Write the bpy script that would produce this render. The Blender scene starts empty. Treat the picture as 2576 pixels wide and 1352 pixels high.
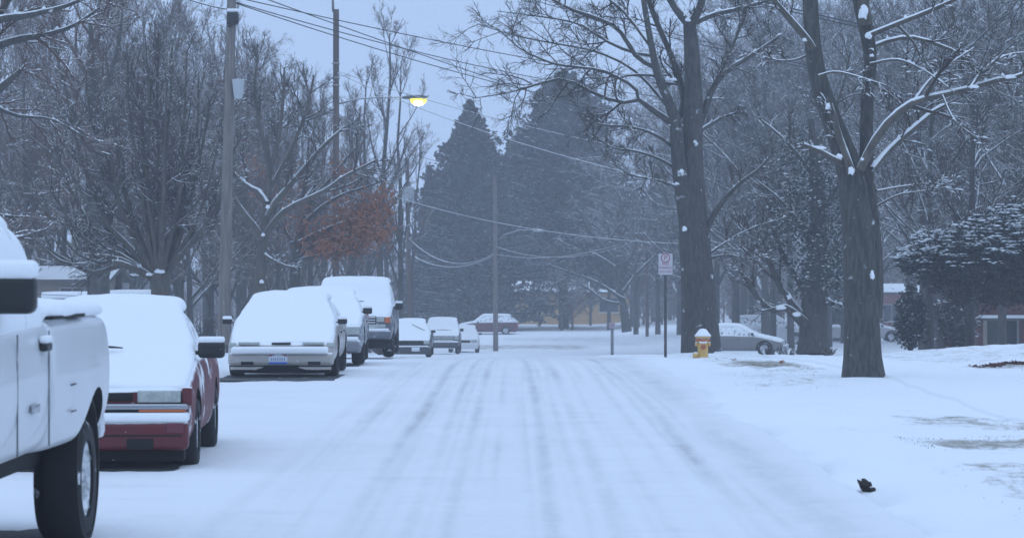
import bpy, bmesh, math, random
import numpy as np
from mathutils import Vector, Matrix, noise as mnoise
R = math.radians
S = bpy.context.scene
COL = S.collection

# ------------------------------------------------------------------ camera
F = 7000.0                       # focal length in pixels of a 2576 wide frame
CAM_H = 1.84
cam = bpy.data.cameras.new('camera'); cam.sensor_width = 36.0
cam.lens = F / 2576 * 36.0
cam.dof.use_dof = True; cam.dof.focus_distance = 48.0; cam.dof.aperture_fstop = 5.6
cam.clip_start = 0.5; cam.clip_end = 3000
co = bpy.data.objects.new('camera', cam); COL.objects.link(co)
co.location = (0, 0, CAM_H); co.rotation_euler = (R(90), 0, 0)
S.camera = co

# ------------------------------------------------------------------ sky, sun, exposure
SUN_EL, SUN_AZ = 4.0, 200.0
w = bpy.data.worlds.new('World'); S.world = w; w.use_nodes = True
nt = w.node_tree; nt.nodes.clear()
out = nt.nodes.new('ShaderNodeOutputWorld'); bg = nt.nodes.new('ShaderNodeBackground')
sky = nt.nodes.new('ShaderNodeTexSky'); sky.sky_type = 'NISHITA'; sky.sun_disc = False
sky.sun_elevation = R(SUN_EL); sky.sun_rotation = R(SUN_AZ); sky.air_density = 1.0; sky.dust_density = 0.6; sky.ozone_density = 4.0
tc = nt.nodes.new('ShaderNodeTexCoord'); sx = nt.nodes.new('ShaderNodeSeparateXYZ')
nt.links.new(tc.outputs['Generated'], sx.inputs[0])
ramp = nt.nodes.new('ShaderNodeValToRGB')          # snow cloud: the zenith brighter than the horizon
ramp.color_ramp.elements[0].position = 0.0; ramp.color_ramp.elements[0].color = (4.2, 5.85, 8.9, 1)
ramp.color_ramp.elements[1].position = 0.75; ramp.color_ramp.elements[1].color = (6.3, 8.25, 11.8, 1)
nt.links.new(sx.outputs['Z'], ramp.inputs[0])
mx = nt.nodes.new('ShaderNodeMixRGB'); mx.inputs[0].default_value = 0.93
nt.links.new(sky.outputs[0], mx.inputs[1]); nt.links.new(ramp.outputs[0], mx.inputs[2])
nt.links.new(mx.outputs[0], bg.inputs[0]); bg.inputs[1].default_value = 0.1
nt.links.new(bg.outputs[0], out.inputs[0])
sl = bpy.data.lights.new('sun', 'SUN'); sl.energy = 0.5; sl.angle = R(60); sl.color = (0.62, 0.80, 1.0)
so = bpy.data.objects.new('sun', sl); COL.objects.link(so)
so.rotation_euler = (R(28), R(8), 0); so.location = (0, -10, 40)
S.view_settings.view_transform = 'Standard'; S.view_settings.look = 'None'
S.view_settings.exposure = 0.0; S.view_settings.gamma = 1.0; S.view_settings.use_curve_mapping = False
S.cycles.volume_bounces = 2; S.cycles.max_bounces = 5; S.cycles.diffuse_bounces = 3
S.cycles.use_denoising = True

# ------------------------------------------------------------------ helpers
def P(x, y, s):                  # a point seen at (x, y) whose scale is s pixels per metre
    return np.array([(x - 1288) / s, F / s, CAM_H - (y - 676) / s])

def tag(o, label=None, cat=None, group=None, kind=None):
    if label: o['label'] = label
    if cat: o['category'] = cat
    if group: o['group'] = group
    if kind: o['kind'] = kind
    return o

def empty(name, loc=(0, 0, 0), rz=0, parent=None):
    o = bpy.data.objects.new(name, None); COL.objects.link(o)
    o.location = loc; o.rotation_euler = (0, 0, rz); o.empty_display_size = .2
    if parent: o.parent = parent
    return o

def copy_tree(o, parent=None):
    c = o.copy(); COL.objects.link(c)
    c.parent = parent
    for ch in list(o.children): copy_tree(ch, c)
    return c

def link_mesh(name, me, mat, parent=None):
    o = bpy.data.objects.new(name, me); COL.objects.link(o)
    if mat: me.materials.append(mat)
    if parent: o.parent = parent
    return o

def np_mesh(name, V, Q, smooth=True):          # Q: (n,3) or (n,4) faces, or a list of such arrays
    me = bpy.data.meshes.new(name)
    Qs = Q if isinstance(Q, list) else [Q]
    V = np.asarray(V, np.float32)
    me.vertices.add(len(V)); me.vertices.foreach_set('co', V.ravel())
    loops = np.concatenate([q.ravel() for q in Qs]).astype(np.int32)
    tot = np.concatenate([np.full(len(q), q.shape[1], np.int32) for q in Qs])
    start = np.concatenate([[0], np.cumsum(tot)[:-1]]).astype(np.int32)
    me.loops.add(len(loops)); me.loops.foreach_set('vertex_index', loops)
    me.polygons.add(len(tot)); me.polygons.foreach_set('loop_start', start); me.polygons.foreach_set('loop_total', tot)
    me.polygons.foreach_set('use_smooth', np.full(len(tot), smooth, bool))
    me.update(calc_edges=True)
    return me

# ------------------------------------------------------------------ materials
def _n(nt, t, **kw):
    n = nt.nodes.new(t)
    for k, v in kw.items(): setattr(n, k, v)
    return n

def mrange(nt, src, a, b, lo=0.0, hi=1.0):
    m = _n(nt, 'ShaderNodeMapRange', interpolation_type='SMOOTHSTEP')
    nt.links.new(src, m.inputs[0])
    m.inputs[1].default_value = a; m.inputs[2].default_value = b; m.inputs[3].default_value = lo; m.inputs[4].default_value = hi
    return m.outputs[0]

def noise_tex(nt, vec, scale, detail=3, rough=.55, stretch=None):
    if stretch:
        mp = _n(nt, 'ShaderNodeMapping'); mp.inputs['Scale'].default_value = stretch
        nt.links.new(vec, mp.inputs[0]); vec = mp.outputs[0]
    n = _n(nt, 'ShaderNodeTexNoise'); n.inputs['Scale'].default_value = scale
    n.inputs['Detail'].default_value = detail; n.inputs['Roughness'].default_value = rough
    nt.links.new(vec, n.inputs['Vector'])
    return n.outputs['Fac']

def math2(nt, op, a, b):
    m = _n(nt, 'ShaderNodeMath', operation=op)
    for i, v in enumerate((a, b)):
        if isinstance(v, (int, float)): m.inputs[i].default_value = v
        else: nt.links.new(v, m.inputs[i])
    return m.outputs[0]

def mixc(nt, f, a, b):
    m = _n(nt, 'ShaderNodeMixRGB')
    if isinstance(f, (int, float)): m.inputs[0].default_value = f
    else: nt.links.new(f, m.inputs[0])
    for i, v in ((1, a), (2, b)):
        if isinstance(v, tuple): m.inputs[i].default_value = (*v[:3], 1)
        else: nt.links.new(v, m.inputs[i])
    return m.outputs[0]

SNOW = (0.84, 0.865, 0.885)
BYNAME = {}
def M(name, col, rough=.6, metal=0.0, col2=None, scale=6.0, stretch=None, snow=None, splat=None, bump=0.0, bscale=30.0, coat=0.0, emit=None):
    """snow = (threshold, softness, noise amount, noise scale) on upward faces; splat = (threshold, softness, scale) anywhere."""
    m = bpy.data.materials.new(name); m.use_nodes = True
    nt = m.node_tree; b = nt.nodes['Principled BSDF']
    tc = _n(nt, 'ShaderNodeTexCoord'); vec = tc.outputs['Object']
    c = tuple(col)
    if col2: c = mixc(nt, mrange(nt, noise_tex(nt, vec, scale, 4, .6, stretch), .35, .65), tuple(col), tuple(col2))
    r = rough; fac = None
    if snow:
        th, sf, am, sc = snow
        g = _n(nt, 'ShaderNodeNewGeometry'); s = _n(nt, 'ShaderNodeSeparateXYZ'); nt.links.new(g.outputs['Normal'], s.inputs[0])
        v = s.outputs['Z']
        if am: v = math2(nt, 'ADD', v, math2(nt, 'MULTIPLY', math2(nt, 'SUBTRACT', noise_tex(nt, vec, sc, 2), .5), am))
        fac = mrange(nt, v, th - sf, th + sf)
    if splat:
        th, sf, sc = splat
        f2 = mrange(nt, noise_tex(nt, vec, sc, 5, .6), th - sf, th + sf)
        fac = f2 if fac is None else math2(nt, 'MAXIMUM', fac, f2)
    if fac is not None:
        c = mixc(nt, fac, c, SNOW)
        nt.links.new(math2(nt, 'ADD', math2(nt, 'MULTIPLY', fac, .85 - rough), rough), b.inputs['Roughness'])
        if metal: nt.links.new(math2(nt, 'MULTIPLY', math2(nt, 'SUBTRACT', 1.0, fac), metal), b.inputs['Metallic'])
        if coat: nt.links.new(math2(nt, 'MULTIPLY', math2(nt, 'SUBTRACT', 1.0, fac), coat), b.inputs['Coat Weight'])
    else:
        b.inputs['Roughness'].default_value = rough; b.inputs['Metallic'].default_value = metal
        b.inputs['Coat Weight'].default_value = coat
    if isinstance(c, tuple): b.inputs['Base Color'].default_value = (*c[:3], 1)
    else: nt.links.new(c, b.inputs['Base Color'])
    if bump:
        bp = _n(nt, 'ShaderNodeBump'); bp.inputs['Strength'].default_value = bump; bp.inputs['Distance'].default_value = .02
        nt.links.new(noise_tex(nt, vec, bscale, 4, .6, stretch), bp.inputs['Height']); nt.links.new(bp.outputs[0], b.inputs['Normal'])
    if emit:
        b.inputs['Emission Color'].default_value = (*emit[:3], 1); b.inputs['Emission Strength'].default_value = emit[3]
    return m

m_snow = M('snow', SNOW, .85, bump=.25, bscale=9)
m_snowcar = M('car_snow', (.86, .88, .895), .85, bump=.35, bscale=14)
m_bark = M('bark', (.042, .040, .038), .9, col2=(.07, .066, .061), scale=3.0, stretch=(3, 3, .6), snow=(.52, .16, .55, 2.2), bump=.5, bscale=8)
m_barkbig = M('trunk_bark', (.048, .047, .044), .92, col2=(.088, .085, .078), scale=7.0, stretch=(3, 3, .6), snow=(.60, .12, .45, 2.5), splat=(.70, .05, 3.2), bump=1.0, bscale=11)
m_twig = M('twig_bark', (.045, .038, .034), .9, col2=(.068, .056, .048), scale=1.5, snow=(.78, .16, .8, 1.6))
m_twigb = M('brown_twig_bark', (.085, .055, .046), .9, col2=(.11, .074, .062), scale=.8, snow=(.72, .16, .85, 1.5))
m_twigs = M('snowy_twig_bark', (.045, .038, .034), .9, col2=(.068, .056, .048), scale=1.5, snow=(.64, .16, .85, 1.4))
m_needle = M('spruce_needles', (.016, .024, .022), .9, col2=(.032, .046, .042), scale=.7, snow=(1.0, .12, .5, 1.1))
m_yew = M('yew_needles', (.008, .015, .013), .95, col2=(.022, .032, .027), scale=2.5)
m_oakleaf = M('dead_oak_leaves', (.33, .135, .065), .8, col2=(.20, .085, .05), scale=2.0, snow=(.95, .06, .35, 2.0))
m_pole = M('weathered_pole_wood', (.13, .115, .105), .9, col2=(.21, .185, .17), scale=2.5, stretch=(6, 6, .4), bump=.4, bscale=12)
m_poled = M('dark_pole_wood', (.075, .052, .045), .9, col2=(.11, .078, .066), scale=2.5, stretch=(6, 6, .4), bump=.4, bscale=12)
m_wire = M('wire', (.02, .02, .022), .6)
m_wiresnow = M('snowy_wire', (.03, .03, .035), .6, snow=(.25, .3, .3, .6))
m_white = M('white_paint', (.66, .675, .69), .4, coat=.25, col2=(.62, .635, .65), scale=1.2, snow=(.75, .12, .2, 3))
m_red = M('red_paint', (.11, .005, .012), .5, coat=.12, col2=(.09, .006, .012), scale=3, snow=(.6, .15, .3, 5))
m_redsplat = M('snow_dusted_red_paint', (.11, .005, .012), .55, coat=.0, snow=(.6, .15, .3, 5), splat=(.57, .05, 2.2))
m_champ = M('champagne_paint', (.42, .39, .36), .35, metal=.2, coat=.4, snow=(.7, .12, .25, 4), splat=(.68, .1, 3.0))
m_silver = M('silver_paint', (.20, .21, .235), .4, metal=.2, coat=.3, snow=(.65, .15, .3, 4), splat=(.60, .12, 3.5))
m_grey = M('grey_paint', (.12, .128, .15), .4, metal=.1, coat=.3, snow=(.65, .15, .3, 4), splat=(.66, .1, 3.5))
m_dark = M('dark_paint', (.03, .034, .042), .4, coat=.3, snow=(.65, .15, .3, 4), splat=(.70, .08, 3.5))
m_maroon = M('maroon_paint', (.13, .018, .035), .4, coat=.3, snow=(.6, .15, .3, 4), splat=(.68, .1, 2.0))
m_black = M('black_plastic', (.012, .013, .014), .5, snow=(.75, .1, .2, 6))
m_under = M('black_underbody', (.01, .01, .011), .9)
m_tyre = M('tyre_rubber', (.014, .014, .016), .85, bump=.3, bscale=20, splat=(.66, .07, 7.0))
m_rim = M('alloy', (.45, .46, .48), .4, metal=.6, splat=(.52, .1, 7.0))
m_chrome = M('chrome', (.36, .37, .39), .25, metal=.9, splat=(.72, .06, 6.0))
m_lens = M('headlight_lens', (.42, .45, .42), .15, col2=(.32, .35, .33), scale=25, coat=.6)
m_amber = M('amber_lens', (.55, .12, .03), .3, coat=.4)
m_redlens = M('red_lens', (.35, .02, .02), .3, coat=.4)
m_glass = M('car_glass', (.02, .024, .028), .12, coat=.5, splat=(.60, .08, 5.0))
m_snowglass = M('snowed_window', (.05, .06, .07), .3, splat=(.42, .1, 6.0))
m_asphalt_shade = M('asphalt_shade', (.035, .036, .04), .7, col2=(.055, .056, .06), scale=9, bump=.3, bscale=60, splat=(.68, .06, 2.2))  # asphalt colour that also stands for the shade beneath the cars
m_hydy = M('hydrant_yellow', (.66, .42, .12), .55, col2=(.56, .34, .09), scale=8, snow=(.5, .12, .2, 10))
m_hydr = M('hydrant_rust_red', (.38, .07, .03), .6, col2=(.45, .2, .05), scale=10, snow=(.7, .1, .2, 10))
m_post = M('sign_post_steel', (.05, .05, .055), .6, col2=(.075, .07, .07), scale=8)
m_postg = M('grey_post_steel', (.17, .18, .20), .6)
m_signw = M('sign_white', (.48, .46, .48), .6)
m_signr = M('sign_red', (.34, .09, .12), .6)
m_signb = M('plate_blue', (.03, .12, .50), .5)
m_platew = M('plate_white', (.68, .72, .78), .5)
m_brick = M('red_brick', (.13, .055, .048), .9, col2=(.17, .07, .06), scale=8, bump=.3)
m_tan = M('tan_siding', (.52, .33, .15), .9, col2=(.56, .36, .17), scale=3)
m_beige = M('beige_siding', (.26, .22, .19), .9, col2=(.30, .26, .22), scale=3)
m_roof = M('snowed_roof', (.10, .09, .085), .9, snow=(.35, .2, .15, 2))
m_trim = M('white_trim', (.30, .29, .29), .7)
m_win = M('house_window', (.03, .035, .045), .15)
m_can = M('transformer_grey', (.42, .45, .46), .5, snow=(.6, .1, .2, 5))
m_metal = M('galvanised_metal', (.22, .23, .24), .5, metal=.3, snow=(.6, .15, .2, 4))
m_lamp = M('lamp_bulb', (1, 1, 1), .5, emit=(1.0, .97, .62, 9.0))
m_lampy = M('lamp_lens_yellow', (.9, .8, .1), .4, emit=(.95, .86, .10, 1.05))
m_leaf = M('leaf_litter', (.09, .05, .04), .9, col2=(.14, .06, .04), scale=6)
m_grass = M('dry_grass', (.13, .12, .065), .9, col2=(.09, .085, .05), scale=5)
m_bush = M('bush_leaves', (.05, .05, .047), .9, col2=(.08, .075, .065), scale=2, snow=(.75, .15, .6, 3))

# ------------------------------------------------------------------ terrain
rng = np.random.default_rng(7)
_tb = np.arange(-80, 1301, 1.0)
_k = np.interp(_tb, [-80, 51, 57, 66, 72, 106, 140, 171, 195, 240, 300, 420, 700, 1300], [0, 0, -.05, -.30, -.48, -1.55, -2.55, -3.3, -3.4, -3.35, -3.45, -3.6, -3.6, -3.6])
_g = np.exp(-.5 * (np.arange(-18, 19) / 6.0) ** 2); _g /= _g.sum()
_pt = np.convolve(np.pad(_k, 18, mode='edge'), _g, mode='valid')
def prof(Y): return np.interp(Y, _tb, _pt)
def sstep(a, b, x):
    t = np.clip((x - a) / (b - a), 0, 1); return t * t * (3 - 2 * t)
_path = np.array([(-1.1, -60), (-1.1, 60), (-1.1, 80), (-.9, 100), (0, 120), (2.2, 138), (6, 154), (12, 168), (22, 181), (40, 193), (75, 205), (140, 214), (300, 220)], float)
def _resample(p, n):
    q = p.copy()
    for _ in range(3):                                   # corner cutting
        a = q[:-1] * .75 + q[1:] * .25; b = q[:-1] * .25 + q[1:] * .75
        q = np.vstack([q[:1], np.stack([a, b], 1).reshape(-1, 2), q[-1:]])
    d = np.concatenate([[0], np.cumsum(np.linalg.norm(np.diff(q, axis=0), axis=1))])
    t = np.linspace(0, d[-1], n) if isinstance(n, int) else n(d[-1])
    return np.stack([np.interp(t, d, q[:, 0]), np.interp(t, d, q[:, 1])], 1)
PATH = _resample(_path, 260)
def road_off(X, Y):                                      # signed distance to the road's centre line
    X = np.asarray(X, float); Y = np.asarray(Y, float); shp = X.shape
    x, y = X.ravel(), Y.ravel(); res = np.empty(len(x))
    T = np.gradient(PATH, axis=0); T /= np.linalg.norm(T, axis=1)[:, None]
    for i in range(0, len(x), 4000):
        dx = x[i:i+4000, None] - PATH[None, :, 0]; dy = y[i:i+4000, None] - PATH[None, :, 1]
        k = np.argmin(dx * dx + dy * dy, axis=1); j = np.arange(len(k))
        res[i:i+4000] = dx[j, k] * T[k, 1] - dy[j, k] * T[k, 0]
    return res.reshape(shp)
_vn = rng.random((64, 64, 1)).astype(float)[:, :, 0]
def vnoise(x, y):
    x = np.asarray(x, float); y = np.asarray(y, float)
    xi = np.floor(x).astype(int); yi = np.floor(y).astype(int); fx = x - xi; fy = y - yi
    fx = fx * fx * (3 - 2 * fx); fy = fy * fy * (3 - 2 * fy)
    g = lambda a, b: _vn[a % 64, b % 64]
    return (g(xi, yi) * (1 - fx) + g(xi + 1, yi) * fx) * (1 - fy) + (g(xi, yi + 1) * (1 - fx) + g(xi + 1, yi + 1) * fx) * fy - .5
RL, RR = -4.0, 3.85                                      # road edges off its centre line
def ground(X, Y, base=True):
    X = np.asarray(X, float); Y = np.asarray(Y, float)
    d = road_off(X, Y)
    z = prof(Y)
    rag = .35 * vnoise(X / .55, Y / 1.3) + .25 * vnoise(X / .2 + 7, Y / .4) + .3 * vnoise(X * 0 + 2, Y / 4.5)
    off = sstep(RR - .55, RR + .45, d + rag) + sstep(-RL - .05, -RL + .35, -d)
    z = z + .075 * off
    z = z + .30 * sstep(7, 14, X) * (sstep(20, 50, Y) - sstep(70, 100, Y) + 1.7 * sstep(135, 165, Y)) + .35 * sstep(8, 24, -X)
    und = .07 * vnoise(X / 1.7, Y / 3.1) + .05 * vnoise(X / .45 + 9, Y / 1.1) + .025 * vnoise(X / .2 + 5, Y / .55) + .10 * vnoise(X / 6 + 3, Y / 9) * sstep(5, 9, np.abs(d))
    z = z + und * off
    if base: z = z - .10 * (1 - off)                     # the ground sheet runs under the road
    return z
def gz(x, y): return float(ground(np.array([x]), np.array([y]), base=False)[0])

xs = np.unique(np.concatenate([np.arange(-420, -60, 20), np.arange(-60, -12, 2.5), np.arange(-12, -4.4, .3), np.arange(-4.4, 2.3, .8), np.arange(2.3, 14, .1), np.arange(14, 60, 2.0), np.arange(60, 421, 20)]).round(3))
ys = np.unique(np.concatenate([np.arange(-60, 15, 5), np.arange(15, 80, .25), np.arange(80, 240, 1.5), np.arange(240, 461, 8)]).round(3))
XX, YY = np.meshgrid(xs, ys)
ZZ = ground(XX, YY)
nx, ny = len(xs), len(ys)
idx = np.arange(nx * ny).reshape(ny, nx)
quads = np.stack([idx[:-1, :-1], idx[:-1, 1:], idx[1:, 1:], idx[1:, :-1]], -1).reshape(-1, 4)
me = np_mesh('ground', np.stack([XX, YY, ZZ], -1).reshape(-1, 3), quads)
def patch(X, Y, x0, x1, y0, y1, e=.6, ey=2.0):
    return sstep(x0 - e, x0 + e, X) * (1 - sstep(x1 - e, x1 + e, X)) * sstep(y0 - ey, y0 + ey, Y) * (1 - sstep(y1 - ey, y1 + ey, Y))
gr = .95 * patch(XX, YY, 4.2, 5.7, 49, 59, .4, 3)
gr = np.maximum(gr, .8 * patch(XX, YY, 8.1, 12, 48, 52, .3, 1.2))
gr = np.maximum(gr, .62 * patch(XX, YY, 3.3, 5.4, 40, 48, .5, 2))
gr = np.maximum(gr, .66 * patch(XX, YY, 8.0, 13, 52, 70, .4, 3))
gr = np.maximum(gr, .85 * patch(XX, YY, 3.9, 5.9, 27.3, 29, .5, .5))
gr = np.maximum(gr, .76 * patch(XX, YY, 4.3, 7, 30.5, 34, .5, .6))
gr = np.maximum(gr, .74 * patch(XX, YY, 3.7, 6, 19, 25.5, .5, 1))
gr = np.maximum(gr, .8 * patch(XX, YY, -4, 6, 176, 190, 2, 4))
gr = np.maximum(gr, .7 * patch(XX, YY, -3, 9, 196, 212, 3, 3))
gr = np.maximum(gr, .50 * patch(XX, YY, 3.2, 5.6, 22, 46, .5, 2)); gr = np.maximum(gr, .48 * patch(XX, YY, 8.0, 14, 40, 75, .4, 3)); gr = np.maximum(gr, .72 * patch(XX, YY, 3.6, 5.7, 50, 60, .5, 2))
at = me.attributes.new('grass', 'FLOAT', 'POINT'); at.data.foreach_set('value', gr.ravel().astype(np.float32))

def ground_mat():
    m = bpy.data.materials.new('snowy_lawn'); m.use_nodes = True
    nt = m.node_tree; b = nt.nodes['Principled BSDF']
    g = _n(nt, 'ShaderNodeNewGeometry'); pos = g.outputs['Position']
    a = _n(nt, 'ShaderNodeAttribute', attribute_name='grass')
    n1 = noise_tex(nt, pos, 1.5, 6, .78, (1.0, .40, 1.0)); n2 = noise_tex(nt, pos, 7.0, 4, .8, (1.0, .4, 1.0))
    v = math2(nt, 'ADD', math2(nt, 'MULTIPLY', n1, .65), math2(nt, 'MULTIPLY', n2, .45))
    f = mrange(nt, math2(nt, 'ADD', v, math2(nt, 'MULTIPLY', a.outputs['Fac'], .62)), .93, 1.16, 0, .8)
    gc = mixc(nt, n2, (.10, .088, .045), (.20, .165, .088))
    sc = mixc(nt, noise_tex(nt, pos, .35, 3, .6), (.80, .83, .86), (.88, .895, .91))
    nt.links.new(mixc(nt, f, sc, gc), b.inputs['Base Color']); b.inputs['Roughness'].default_value = .85
    bp = _n(nt, 'ShaderNodeBump'); bp.inputs['Strength'].default_value = .5; bp.inputs['Distance'].default_value = .06
    nt.links.new(math2(nt, 'ADD', noise_tex(nt, pos, 2.2, 5, .65, (1, .5, 1)), math2(nt, 'MULTIPLY', f, -.4)), bp.inputs['Height'])
    nt.links.new(bp.outputs[0], b.inputs['Normal'])
    return m
tag(link_mesh('ground', me, ground_mat()), kind='structure')

# the road: one sheet swept along its path, with the ruts pressed into the snow
def strip(name, offs, path, zoff, mat, attr=None, kind='structure'):
    T = np.gradient(path, axis=0); T /= np.linalg.norm(T, axis=1)[:, None]
    Nn = np.stack([T[:, 1], -T[:, 0]], 1)
    X = path[:, None, 0] + Nn[:, None, 0] * offs[None, :]; Y = path[:, None, 1] + Nn[:, None, 1] * offs[None, :]
    O = np.broadcast_to(offs[None, :], X.shape)
    Z = zoff(X, Y, O)
    n, k = X.shape; ix = np.arange(n * k).reshape(n, k)
    q = np.stack([ix[:-1, :-1], ix[:-1, 1:], ix[1:, 1:], ix[1:, :-1]], -1).reshape(-1, 4)
    me = np_mesh(name, np.stack([X, Y, Z], -1).reshape(-1, 3), q)
    if attr:
        for nm, fn in attr.items():
            a = me.attributes.new(nm, 'FLOAT', 'POINT'); a.data.foreach_set('value', fn(X, Y, O).ravel().astype(np.float32))
    return tag(link_mesh(name, me, mat), kind=kind)
TR = [(-1.66, .07, .6), (-1.52, .05, .35), (-1.15, .085, 1.0), (-1.02, .05, .5), (-.75, .06, .8), (-.62, .04, .45), (-.43, .065, .8), (-.12, .05, .5), (.02, .04, .3), (.30, .075, .85), (.43, .04, .4), (.72, .08, .8), (.86, .04, .35), (1.14, .06, .35), (1.80, .09, .95), (1.98, .06, .5), (2.28, .24, .62), (-1.34, .05, .4), (-.9, .05, .4), (-.28, .05, .4), (.16, .05, .45), (.58, .05, .5), (.98, .06, .4), (1.4, .07, .4), (1.62, .05, .45), (-1.85, .06, .4), (-.3, .9, .14), (1.3, .5, .14), (-1.3, .5, .12), (-2.15, .09, .35), (-1.95, .05, .25)]
def rut(X, Y, O):
    x = O - 1.1                                           # metres from the camera's line on the straight
    v = np.zeros_like(x)
    for i, (c, wd, a) in enumerate(TR):
        c2 = c + .12 * vnoise(Y / 13 + (i // 2) * 7, Y * 0 + (i // 2) * 3.3) + .02 * vnoise(Y / 2.0 + i * 5, Y * 0 + i) + .35 * sstep(38, 75, Y) * (c > -.3) * .0
        am = a * np.clip(.75 + 1.1 * vnoise(Y / 7 + i * 11, Y * 0 + i * 1.7), .15, 1.3)
        v = np.maximum(v, am * np.exp(-((x - c2) / wd) ** 2))
    v = v * (.7 + .3 * sstep(22, 30, Y))
    return v
def road_z(X, Y, O):
    x = O - 1.1
    z = prof(Y) + .02 - .010 * (np.abs(O) / 4) ** 2
    e = .05 * sstep(2.95, 3.8, O)                         # ploughed edge against the kerb
    return z - .022 * rut(X, Y, O) + e * .6 + .012 * vnoise(x / .35, Y / 1.3) + .02 * vnoise(x / 1.3 + 4, Y / 4) + .02 * vnoise(x / .6, Y / .7) * sstep(1.9, 2.8, np.abs(x + .2))
def road_mat():
    m = bpy.data.materials.new('snowy_road'); m.use_nodes = True
    nt = m.node_tree; b = nt.nodes['Principled BSDF']
    g = _n(nt, 'ShaderNodeNewGeometry'); pos = g.outputs['Position']
    a = _n(nt, 'ShaderNodeAttribute', attribute_name='rut')
    n1 = noise_tex(nt, pos, 2.2, 5, .7, (1.6, .25, 1)); n2 = noise_tex(nt, pos, 1.3, 5, .7, (.55, 1.0, 1))
    f = math2(nt, 'MULTIPLY', a.outputs['Fac'], mrange(nt, n1, .25, .65, .35, 1.0))
    n3 = noise_tex(nt, pos, 7.0, 4, .7, (1.0, .8, 1))
    f = math2(nt, 'MULTIPLY', f, mrange(nt, n3, .2, .6, .45, 1.0))
    f = math2(nt, 'ADD', math2(nt, 'MULTIPLY', f, .66), mrange(nt, n2, .50, .78, 0, .14))
    sc = mixc(nt, noise_tex(nt, pos, .5, 3, .6), (.74, .755, .78), (.84, .85, .87))
    nt.links.new(mixc(nt, f, sc, (.30, .31, .33)), b.inputs['Base Color']); b.inputs['Roughness'].default_value = .8
    bp = _n(nt, 'ShaderNodeBump'); bp.inputs['Strength'].default_value = .45; bp.inputs['Distance'].default_value = .035
    nt.links.new(math2(nt, 'ADD', math2(nt, 'MULTIPLY', n1, .6), noise_tex(nt, pos, 5.5, 4, .6, (1, .5, 1))), bp.inputs['Height'])
    nt.links.new(bp.outputs[0], b.inputs['Normal'])
    return m
_pr = _resample(_path, lambda L: np.unique(np.concatenate([np.arange(0, 75, 4), np.arange(75, 145, .3), np.arange(145, 300, 1.5), np.arange(300, L, 6)])))
strip('road', np.arange(RL - .05, RR + .06, .05), _pr, road_z, road_mat(), {'rut': rut})
_sw = np.stack([np.full(300, 6.85), np.linspace(5, 92, 300)], 1)
strip('sidewalk', np.concatenate([[-.93], np.arange(-.9, .91, .1), [.93]]), _sw, lambda X, Y, O: ground(X, Y, False) + .028 - .05 * (np.abs(O) > .91), m_snow)

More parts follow.
